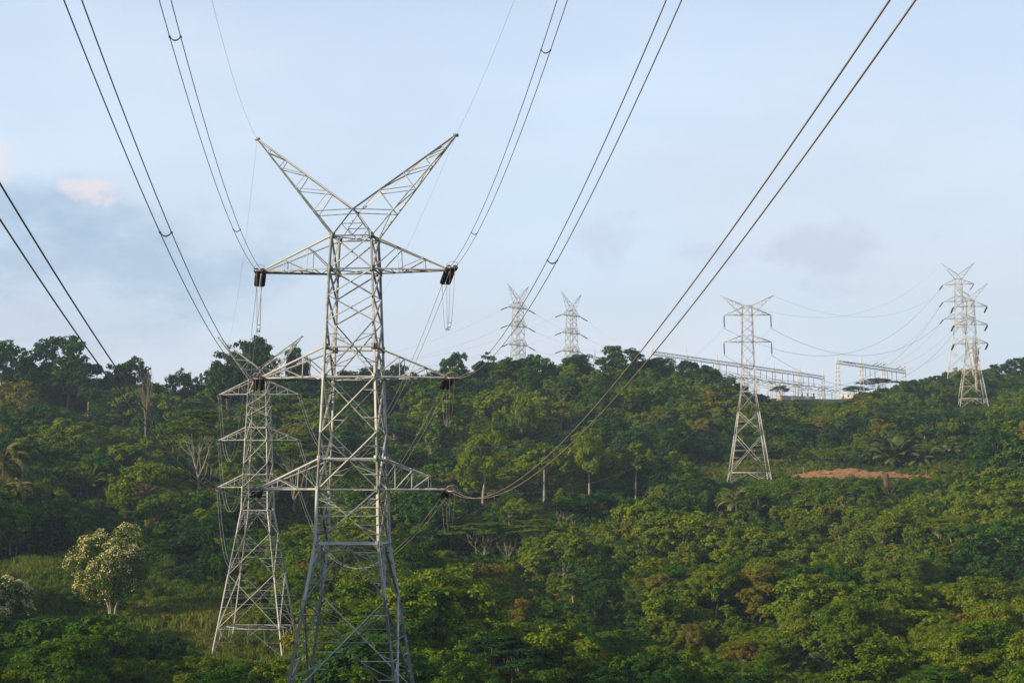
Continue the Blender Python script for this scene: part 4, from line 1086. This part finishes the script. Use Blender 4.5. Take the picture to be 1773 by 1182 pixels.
# banana plants by the grass clearing
BV, BQ = banana_mesh(np.random.RandomState(9)); BM = qmesh('banana_leaves', BV, BQ, [FROND], attrs={'clump': np.full(len(BV), .4)})
gS = Geo(); gS.tube([(0, 0, -.3), (.05, 0, 1), (0, 0, 2.0)], [.22, .18, .1], 6); SM = gS.mesh('banana_stem', GRASS)
for u, v, d, sc, lab in ((1352, 806, 650, 1.2, 'banana plant at the left end of the grass clearing'), (1364, 803, 655, 1.5, 'tallest banana plant right of the two-armed pylon'),
                         (1384, 806, 660, 1.1, 'banana plant left of the pale marker post'), (1606, 806, 640, 1.3, 'banana plant at the right end of the red soil'),
                         (1660, 800, 655, 1.5, 'banana plant in front of the rightmost palms'), (1345, 812, 640, .9, 'small banana plant beside the two-armed pylon')):
    p = at(u, v, d); o = empty('banana_plant', (p[0], d, gz(p[0], d)), u, lab, 'plant', 'banana plants by the clearing'); o.scale = (sc,) * 3
    k = link('leaves', BM, o); k['tint'] = .55; link('stem', SM, o)


def bare_tree(u, vt, vb, d, halfw, seed, label, mat, name='bare_tree', n=9, thick=.012, vine=False):
    rng = np.random.RandomState(seed); b = at(u, vb, d); x, y = b[0], d; z = min(gz(x, y), b[2]); h = at(u, vt, d)[2] - z; R = halfw / F * d
    o = empty(name, (x, y, z), 0, label, 'tree', 'bare trees'); SPECIAL.append((x, y, R * .8)); r = h * thick; g = Geo(); fork = np.array((0, 0, h * .42))
    g.tube([(0, 0, -1), (.15, 0, h * .2), fork], [r * 1.5, r * 1.2, r], 7); g.build('trunk', mat, o, True); g = Geo()
    for i in range(n):
        a = i * 2 * pi / n + rng.rand() * .5; e = np.array((cos(a) * R * (.4 + .6 * rng.rand()), sin(a) * R * (.4 + .6 * rng.rand()), h * (.75 + .25 * rng.rand())))
        m = fork + (e - fork) * .5 + rng.randn(3) * R * .06; g.tube([fork, m, e], [r * .6, r * .38, r * .1], 5)
        for j in range(4):
            s = m + (e - m) * rng.rand(); g.tube([s, s + rng.randn(3) * R * .16 + (0, 0, h * .05), s + rng.randn(3) * R * .22 + (0, 0, h * .1)], [r * .25, r * .16, r * .06], 4)
    g.build('branches', mat, o, True)
    return o, h, R


bare_tree(252, 640, 735, 640, 17, 401, 'bare vine-grown tree where the lowest left cables end', BARK, n=12, thick=.011)
bare_tree(1541, 826, 882, 560, 26, 402, 'leafless forked tree in front of the red soil clearing', HUSK, n=4, thick=.017)
bare_tree(1690, 583, 650, 900, 8, 403, 'tall brown dead trunk leaning on the nearer hilltop pylon', DEAD_WOOD, n=6, thick=.022)
bare_tree(880, 925, 1000, 465, 22, 404, 'bare white-limbed tree in the middle of the lower slope', PALE_BARK, n=9, thick=.014)
bare_tree(1060, 1040, 1080, 400, 16, 405, 'small bare white-limbed tree low on the central slope', PALE_BARK, n=6, thick=.016)
bare_tree(1705, 1110, 1140, 345, 14, 406, 'small bare brown branch tree near the bottom right corner', DEAD_WOOD, n=5, thick=.02)
# dead palm stump with a shaggy brown skirt
p = at(1541, 868, 562); zg = gz(p[0], 562); o = empty('dead_palm', (p[0] - 1.0, 562.5, zg), 0, 'shaggy brown dead palm stump standing before the red soil', 'palm')
hh = at(1541, 822, 562)[2] - zg; g = Geo(); g.tube([(0, 0, -1), (.2, 0, hh * .5), (0, 0, hh)], [.45, .5, .55], 8); g.build('trunk', HUSK, o, True)
rng = np.random.RandomState(4); nn = 420; a = rng.rand(nn) * 6.28; zz = hh * (.35 + .68 * rng.rand(nn)); P = np.stack((np.cos(a) * .75, np.sin(a) * .75, zz), 1)
V, Q = kites(P, np.stack((np.cos(a), np.sin(a), np.full(nn, .2)), 1), 1.3, .3, rng, 3.0); k = link('skirt', qmesh('skirt', V, Q, [HUSK]), o)

# ------------------------------------------------------------------ the forest
rng = np.random.RandomState(77)


def jitter_grid(sp, d0, d1, u0, u1, rng):
    ys = np.arange(d0, d1, sp); X, Y = [], []
    for y in ys:
        xs = np.arange((u0 - CX) / F * y, (u1 - CX) / F * y, sp); X.append(xs + (rng.rand(len(xs)) - .5) * sp * .9); Y.append(np.full(len(xs), y) + (rng.rand(len(xs)) - .5) * sp * .9)
    return np.concatenate(X), np.concatenate(Y)


def hlimit(x, y):
    """highest growth at a place: clearings, tower feet, and slopes the photo shows open"""
    u = CX + F * x / y; d = y; h = np.full(len(x), 30.0)
    def lim(mask, v): h[mask] = np.minimum(h[mask], v)
    lim((d < 215), 0)
    lim((u > 1368) & (u < 1618) & (d > 602) & (d < 660), 1.2)
    lim((u > 1368) & (u < 1624) & (d > SOIL_LO(u)) & (d < SOIL_HI(u)), 0)             # red soil
    lim((u > 1180) & (u < 1405) & (d > 604) & (d < 672), 1.2)                        # grass by the two-armed pylon
    lim((u > 1300) & (u < 1680) & (d > 575) & (d < 606), 2.6)
    lim((u > 1320) & (u < 1660) & (d > 535) & (d <= 575), 5.5)
    lim((u > 1230) & (u < 1350) & (d > 560) & (d < 604), 3.0)
    lim((u > 1350) & (u < 1720) & (d >= 655) & (d < 700), 5.0)
    lim((u > 1180) & (u < 1420) & (d >= 672) & (d < 715), 8.0)
    lim((u > 1130) & (u < 1560) & (d > 952), 0)                                      # substation platform
    lim((u > 1130) & (u < 1340) & (d > 870), 0)
    lim((u > 1330) & (u < 1480) & (d > 900) & (d <= 960), 1.5)
    lim((u > 1330) & (u < 1470) & (d > 840) & (d <= 905), 6.0)
    lim((u > 1450) & (u < 1560) & (d > 900), 6.5)
    lim((u > 1630) & (u < 1740) & (d > 840) & (d < 890), 3.0)
    lim((u > 1640) & (u < 1730) & (d > 800) & (d <= 840), 5.5)
    lim((u > 1480) & (u < 1800) & (d > 890), 8.0)
    lim((u > 340) & (u < 545) & (d > 322) & (d < 372), .5)                           # foot of the second pylon
    lim((u > 330) & (u < 560) & (d > 285) & (d <= 322), 5.5)
    lim((u > -120) & (u < 125) & (d > 345) & (d < 428), 1.0)                         # grassy slope, lower left
    lim((u >= 125) & (u < 430) & (d > 322) & (d < 418), 1.0)
    lim((u >= 60) & (u < 300) & (d >= 418) & (d < 445), 3.0)
    lim((d > 800) & (u < 1130), 9.0)
    return h


REVEAL = [(285, 405, 560, 846), (470, 555, 540, 908), (110, 280, 378, 1078), (922, 962, 560, 890), (825, 852, 560, 888), (1080, 1118, 570, 864), (350, 525, 355, 1137), (1250, 1345, 600, 836),
          (1645, 1718, 880, 706), (1520, 1565, 560, 876), (1368, 1622, 602, 832), (805, 880, 470, 965), (745, 815, 640, 775), (1515, 1690, 664, 806), (985, 1055, 565, 850), (-20, 55, 345, 1060), (130, 172, 540, 862), (0, 60, 460, 872),
          (1285, 1345, 385, 1092), (1390, 1475, 330, 1182), (1340, 1400, 320, 1182), (235, 270, 640, 728), (864, 898, 465, 962), (1040, 1080, 400, 1082), (1335, 1470, 948, 690), (265, 345, 440, 985)]


def reveal_limit(x, y, r):
    # growth in front of a tree or foot that the photo shows stays below it
    u = CX + F * x / y; ru = r * F / y; lim = np.full(len(x), 40.0); g = ground(x, y)
    for u0, u1, d, v in REVEAL:
        m = (u + ru * .6 > u0) & (u - ru * .6 < u1) & (y < d)
        yc = (CY - v) / F; k = (sin(PITCH) + yc * cos(PITCH)) / (cos(PITCH) - yc * sin(PITCH))
        lim[m] = np.minimum(lim[m], (k * y - g)[m])
    return lim


def clear_of(x, y, f=1.0):
    ok = np.ones(len(x), bool)
    for sx, sy, sr in SPECIAL: ok &= ((x - sx) ** 2 + (y - sy) ** 2) > (sr * f) ** 2
    for T in (T1, T2, T3, T4, T4B): ok &= (np.abs(x - T.loc[0]) > 8) | (np.abs(y - T.loc[1]) > 8)
    return ok


FX, FY = jitter_grid(5.4, 215, 1075, -260, 2030, rng)
keep = rng.rand(len(FX)) < .93; FX, FY = FX[keep], FY[keep]
FU = CX + F * FX / FY
hn = 9.0 + 2.4 * wave(FX * 1.7, FY * 1.7, 2.0) + rng.randn(len(FX)) * 2.0
big = rng.rand(len(FX)) < .07; hn[big] *= 1.3
hn = np.where(FY > 800, hn * .9, hn); hn = np.clip(hn, 4.0, 17)
hn[(FU > 1300) & (FY > 690)] *= .82; hn[(FU > 760) & (FY < 580)] *= .80
hl = np.minimum(hlimit(FX, FY), reveal_limit(FX, FY, hn * .4)); ok = (hl > 2.0) & clear_of(FX, FY, .85); hn = np.minimum(hn, hl * (.78 + .22 * rng.rand(len(hl))))
FX, FY, hn, FU, hl = FX[ok], FY[ok], hn[ok], FU[ok], hl[ok]
sp = rng.rand(len(FX)); spn = wave(FX * 1.1, FY * 1.1, 4.0)
KIND = np.where(sp < .58, 'broad', np.where(sp < .68, 'dome', np.where(sp < .80, 'tall', np.where(sp < .815, 'umbrella', np.where(sp < .91, 'sparse', 'column'))))).astype(object)
KIND[(spn > 1.5) & (sp < .10)] = 'umbrella'
near = FY < 430
KIND[near & ((KIND == 'broad') | (KIND == 'dome') | (KIND == 'sparse'))] = 'near_broad'; KIND[near & (KIND == 'umbrella')] = 'near_umbrella'
emer = rng.rand(len(FX)) < .045; hn[emer & (hl > 14)] *= 1.35; KIND[emer & ~near] = 'tall'
KIND[(hn < 4.0)] = 'dome'
ratio = {'broad': .41, 'dome': .39, 'tall': .27, 'umbrella': .52, 'sparse': .34, 'column': .28, 'near_broad': .42, 'near_umbrella': .5}
FR = np.array([ratio[k] for k in KIND]) * hn * (.85 + .35 * rng.rand(len(hn)))
FT = .45 + .14 * wave(FX * 1.3, FY * 1.3, 7.0) + rng.randn(len(FX)) * .17
FT += np.where((FU > 760) & (FY < 590), .12, 0) + np.where(FU < 360, -.06, 0) + np.where((FY > 720), -.06, 0)
odd = rng.rand(len(FX)); FT = np.clip(FT, .02, .74); FT[odd < .025] = .90 + .08 * rng.rand((odd < .025).sum())
FZ = ground(FX, FY); FI = rng.randint(0, 100, len(FX)); FA = rng.rand(len(FX)) * 6.283

# which trees show: raster of crown discs, nearest first
RW, RH = 444, 296; buf = np.zeros((RH, RW), bool); vis = np.zeros(len(FX))
order = np.argsort(FY); px, py = np.meshgrid(np.arange(RW), np.arange(RH))
events = [(FY[i], i, FX[i], FZ[i] + hn[i] * .6, FR[i], hn[i] * .42) for i in order] + [(p[1], -1, p[0], p[2], p[3], p[4]) for p in PROX]
events.sort(key=lambda e: e[0])
for d, i, x, zc, R, Rz in events:
    u, v = pix((x, d, zc)); u /= 4; v /= 4; ru, rv = R * F / d / 4, Rz * F / d / 4
    x0, x1, y0, y1 = int(max(0, u - ru)), int(min(RW, u + ru + 2)), int(max(0, v - rv)), int(min(RH, v + rv + 2))
    if x0 >= x1 or y0 >= y1: continue
    m = ((px[y0:y1, x0:x1] - u) / max(ru, .5)) ** 2 + ((py[y0:y1, x0:x1] - v) / max(rv, .5)) ** 2 < 1
    sub = buf[y0:y1, x0:x1]
    if i >= 0: vis[i] = (m & ~sub).sum()
    sub |= m
NIND = 292 - 52
chosen = np.argsort(-vis)[:NIND]; chosen = chosen[vis[chosen] > 3]

LAND = [('the nearest pylon\'s feet', 610, 1120), ('the second pylon\'s feet', 440, 1090), ('the large flowering tree', 195, 1000), ('the red soil clearing', 1500, 820),
        ('the two-armed pylon', 1297, 770), ('the dead palm stump', 1541, 855), ('the hilltop pylons\' feet', 1690, 700), ('the retaining wall', 1380, 690), ('the pale-limbed left umbrella tree', 345, 790),
        ('the left-edge palm', 15, 820), ('the big dome tree', 435, 615), ('the two distant pylons', 940, 625), ('the nearest pylon\'s lowest right arm', 775, 850), ('the nearest pylon\'s middle right arm', 775, 665),
        ('the yellow-brown tree', 1315, 1070), ('the drooping bottom palms', 1410, 1155), ('the forked-trunk tree', 1100, 810), ('the vine-draped right-edge column', 1757, 850),
        ('the white-limbed umbrella tree', 838, 950), ('the long gantry\'s left end', 1140, 630), ('the upright-frond palm', 150, 835), ('the bright stump-side sapling', 1445, 965),
        ('the small bare central tree', 1060, 1060), ('the bottom right corner', 1750, 1170), ('the bottom left corner', 20, 1170)]
LN = np.array([(l[1], l[2]) for l in LAND], float)
SHAPE = {'broad': 'round-crowned', 'near_broad': 'bushy', 'dome': 'dense domed', 'tall': 'slender', 'umbrella': 'flat-topped', 'near_umbrella': 'flat-topped', 'sparse': 'thin-leaved', 'column': 'upright'}
def tone(t): return 'dark green' if t < .22 else 'deep green' if t < .38 else 'mid-green' if t < .55 else 'yellow-green' if t < .78 else 'olive-brown'


groups = {}
for i in chosen:
    u, v = pix((FX[i], FY[i], FZ[i] + hn[i] * .65)); dd = np.hypot(LN[:, 0] - u, (LN[:, 1] - v) * 1.2); j = int(np.argmin(dd)); dx, dy = u - LN[j, 0], v - LN[j, 1]
    rel = ('right of' if dx > 0 else 'left of') if abs(dx) > abs(dy) * 1.1 else ('below' if dy > 0 else 'above')
    groups.setdefault((tone(FT[i]), SHAPE[KIND[i]], j, rel), []).append((dd[j], i))
for (tn, shp, j, rel), lst in groups.items():
    lst.sort()
    for n_, (_, i) in enumerate(lst):
        lead = '' if len(lst) == 1 else ('nearest ' if n_ == 0 else NUM[n_] + '-nearest ')
        lab = '%s%s %s tree %s %s' % (lead, tn, shp, rel, LAND[j][0])
        nm = 'spreading_tree' if 'umbrella' in KIND[i] else 'broadleaf_tree'
        place(KIND[i], FI[i], FX[i], FY[i], hn[i], FR[i], FA[i], FT[i], nm, lab, 'tree', 'trees of the hillside forest').rotation_euler = (.10 * sin(FA[i] * 37), .10 * sin(FA[i] * 53 + 1), FA[i])


def scatter(name, kinds, X, Y, Z, idx, sx, sz, ang, tint, label, whole='whole', lean=.10):
    """one object of a mass nobody could count: points that carry plant instances"""
    colc = bpy.data.collections.new(name + '_plants'); n = 0; off = {}
    for k in kinds:
        off[k] = n
        for pr in PROTO[k]:
            o = bpy.data.objects.new('%s_%03d' % (name, n), pr[whole]); colc.objects.link(o); n += 1
    me = bpy.data.meshes.new(name); me.vertices.add(len(X)); me.vertices.foreach_set('co', np.stack((X, Y, Z), 1).astype(np.float32).ravel())
    def attr(nm, typ, data, key):
        a = me.attributes.new(nm, typ, 'POINT'); a.data.foreach_set(key, data.ravel())
    attr('pick', 'INT', np.asarray(idx, np.int32), 'value'); attr('tint', 'FLOAT', np.asarray(tint, np.float32), 'value')
    attr('size', 'FLOAT_VECTOR', np.stack((sx, sx, sz), 1).astype(np.float32), 'vector')
    attr('turn', 'FLOAT_VECTOR', np.stack((np.sin(ang * 37) * lean, np.sin(ang * 53 + 1) * lean, ang), 1).astype(np.float32), 'vector')
    ob = bpy.data.objects.new(name, me); COL.objects.link(ob); tag(ob, label, name.replace('_', ' '), None, 'stuff')
    nt = bpy.data.node_groups.new(name, 'GeometryNodeTree')
    nt.interface.new_socket('Geometry', in_out='INPUT', socket_type='NodeSocketGeometry'); nt.interface.new_socket('Geometry', in_out='OUTPUT', socket_type='NodeSocketGeometry')
    N, L = nt.nodes.new, nt.links.new
    gi, go = N('NodeGroupInput'), N('NodeGroupOutput'); ci = N('GeometryNodeCollectionInfo'); ci.inputs['Collection'].default_value = colc
    ci.inputs['Separate Children'].default_value = True; ci.inputs['Reset Children'].default_value = True
    ip = N('GeometryNodeInstanceOnPoints'); ip.inputs['Pick Instance'].default_value = True
    def na(nm, typ):
        a = N('GeometryNodeInputNamedAttribute'); a.data_type = typ; a.inputs[0].default_value = nm; return a.outputs[0]
    e2r = N('FunctionNodeEulerToRotation'); L(na('turn', 'FLOAT_VECTOR'), e2r.inputs[0])
    L(gi.outputs[0], ip.inputs['Points']); L(ci.outputs[0], ip.inputs['Instance']); L(na('pick', 'INT'), ip.inputs['Instance Index'])
    L(e2r.outputs[0], ip.inputs['Rotation']); L(na('size', 'FLOAT_VECTOR'), ip.inputs['Scale']); L(ip.outputs[0], go.inputs[0])
    md = ob.modifiers.new('plants', 'NODES'); md.node_group = nt
    return off


rest = np.setdiff1d(np.arange(len(FX)), chosen)
kinds = ['broad', 'dome', 'tall', 'umbrella', 'sparse', 'column', 'near_broad', 'near_umbrella']; offs = {}; n_ = 0
for k in kinds: offs[k] = n_; n_ += len(PROTO[k])
pick = np.array([offs[KIND[i]] + FI[i] % len(PROTO[KIND[i]]) for i in rest])
PH = np.array([PROTO[KIND[i]][FI[i] % len(PROTO[KIND[i]])]['H'] for i in rest]); PR = np.array([PROTO[KIND[i]][FI[i] % len(PROTO[KIND[i]])]['R'] for i in rest])
scatter('forest', kinds, FX[rest], FY[rest], FZ[rest], pick, FR[rest] / PR, hn[rest] / PH, FA[rest], FT[rest], 'dense mixed tropical forest covering the whole hillside')

# undergrowth
UX, UY = jitter_grid(3.1, 215, 1030, -200, 1980, rng); UU = CX + F * UX / UY; hl = np.minimum(hlimit(UX, UY), np.maximum(reveal_limit(UX, UY, np.full(len(UX), 1.5)), 1.9))
bush = (hl > .9) & (hl <= 1.1) & (UY < 450) & (rng.rand(len(UX)) < .16 + .10 * wave(UX * 2.5, UY * 2.5, 9.)); hl = np.where(bush, 3.4, hl)
ok = (hl > 1.1) & (rng.rand(len(UX)) < np.where((UY > 535) & (UY < 610) & (UU > 1200), 1.0, .8)); ok &= ~((UU > 1130) & (UU < 1560) & (UY > 955))
UX, UY, hl = UX[ok], UY[ok], hl[ok]; h = np.minimum(1.4 + 2.0 * rng.rand(len(UX)), hl)
nr = UY < 430; pk = np.where(nr, 3 + rng.randint(0, 2, len(UX)), rng.randint(0, 3, len(UX)))
tt = np.clip(.40 + .14 * wave(UX * 2, UY * 2, 3.) + rng.randn(len(UX)) * .16, .02, .95)
scatter('undergrowth', ['shrub', 'near_shrub'], UX, UY, ground(UX, UY), pk, h / 3.2 * (.9 + .5 * rng.rand(len(h))), h / 3.2, rng.rand(len(h)) * 6.28, tt, 'leafy undergrowth filling the gaps beneath the trees')

# tall grass of the open slopes
def mk_grass(seed, H, n, spread):
    rg = np.random.RandomState(seed); a = rg.rand(n) * 6.28; r = spread * np.sqrt(rg.rand(n)); P = np.stack((r * np.cos(a), r * np.sin(a), H * (.3 + .2 * rg.rand(n))), 1)
    N_ = np.stack((np.cos(a + rg.randn(n)), np.sin(a + rg.randn(n)), np.full(n, .25)), 1); ax = np.stack((rg.randn(n) * .28, rg.randn(n) * .28, np.ones(n)), 1)
    V, Q = kites(P, N_, H * 1.0, .10, rg, 0, ax); g = Geo(); g.tube([(0, 0, -.1), (0, 0, .1)], [.02, .02], 3)
    i = len(PROTO.setdefault('grass', [])); wm = qmesh('grass_tuft', V, Q, [GRASS], attrs={'clump': np.repeat(rg.rand(n), 4)}); PROTO['grass'].append(dict(whole=wm, H=H, R=spread))


for i in range(3): mk_grass(500 + i, 1.7, 90, 1.0)
GX, GY = jitter_grid(1.15, 318, 450, -150, 560, rng); GU = CX + F * GX / GY; hl = hlimit(GX, GY); ok = (hl <= 3.0); gx, gy = GX[ok], GY[ok]
HX, HY = jitter_grid(1.7, 575, 690, 1170, 1660, rng); hl2 = hlimit(HX, HY); HU = CX + F * HX / HY; ok = (hl2 <= 5.0) & (hl2 > 0) & (HY > 570); ok |= (hl2 == 0) & (rng.rand(len(HX)) < .11)
gx, gy = np.concatenate((gx, HX[ok])), np.concatenate((gy, HY[ok])); gs = (.5 + 1.0 * rng.rand(len(gx)) ** 1.6) * np.where(gy > 500, .6, 1.0) * (1 + .15 * wave(gx * 3, gy * 3, 1.))
tt = np.clip(.5 + .2 * wave(gx * 2, gy * 2, 5.) + rng.randn(len(gx)) * .12, .05, .98)
scatter('tall_grass', ['grass'], gx, gy, ground(gx, gy), rng.randint(0, 3, len(gx)), gs * .9, gs, rng.rand(len(gx)) * 6.28, tt, 'tall wild grass on the open slopes')

# ------------------------------------------------------------------ haze
HAZE_DENSITY = 0.00010
def make_haze():
    x0, x1, y0, y1, z0, z1 = -1640, 1740, -540, 2640, -48, 141
    g = Geo(); g.box(((x0 + x1) / 2, (y0 + y1) / 2, (z0 + z1) / 2), (x1 - x0, y1 - y0, z1 - z0))
    m, nt, N, L, out = material('haze_air'); v = N('ShaderNodeVolumePrincipled'); v.inputs['Color'].default_value = (0.62, 0.80, 1.0, 1); v.inputs['Density'].default_value = HAZE_DENSITY
    v.inputs['Anisotropy'].default_value = 0.1; L(v.outputs[0], out.inputs['Volume'])
    o = g.build('haze', m); tag(o, kind='stuff'); o['label'] = 'thin bluish evening haze over the valley'


make_haze()
print('TREES individual', len(chosen), 'rest', len(rest), 'min vis', vis[chosen].min(), 'undergrowth', len(UX), 'grass', len(gx))
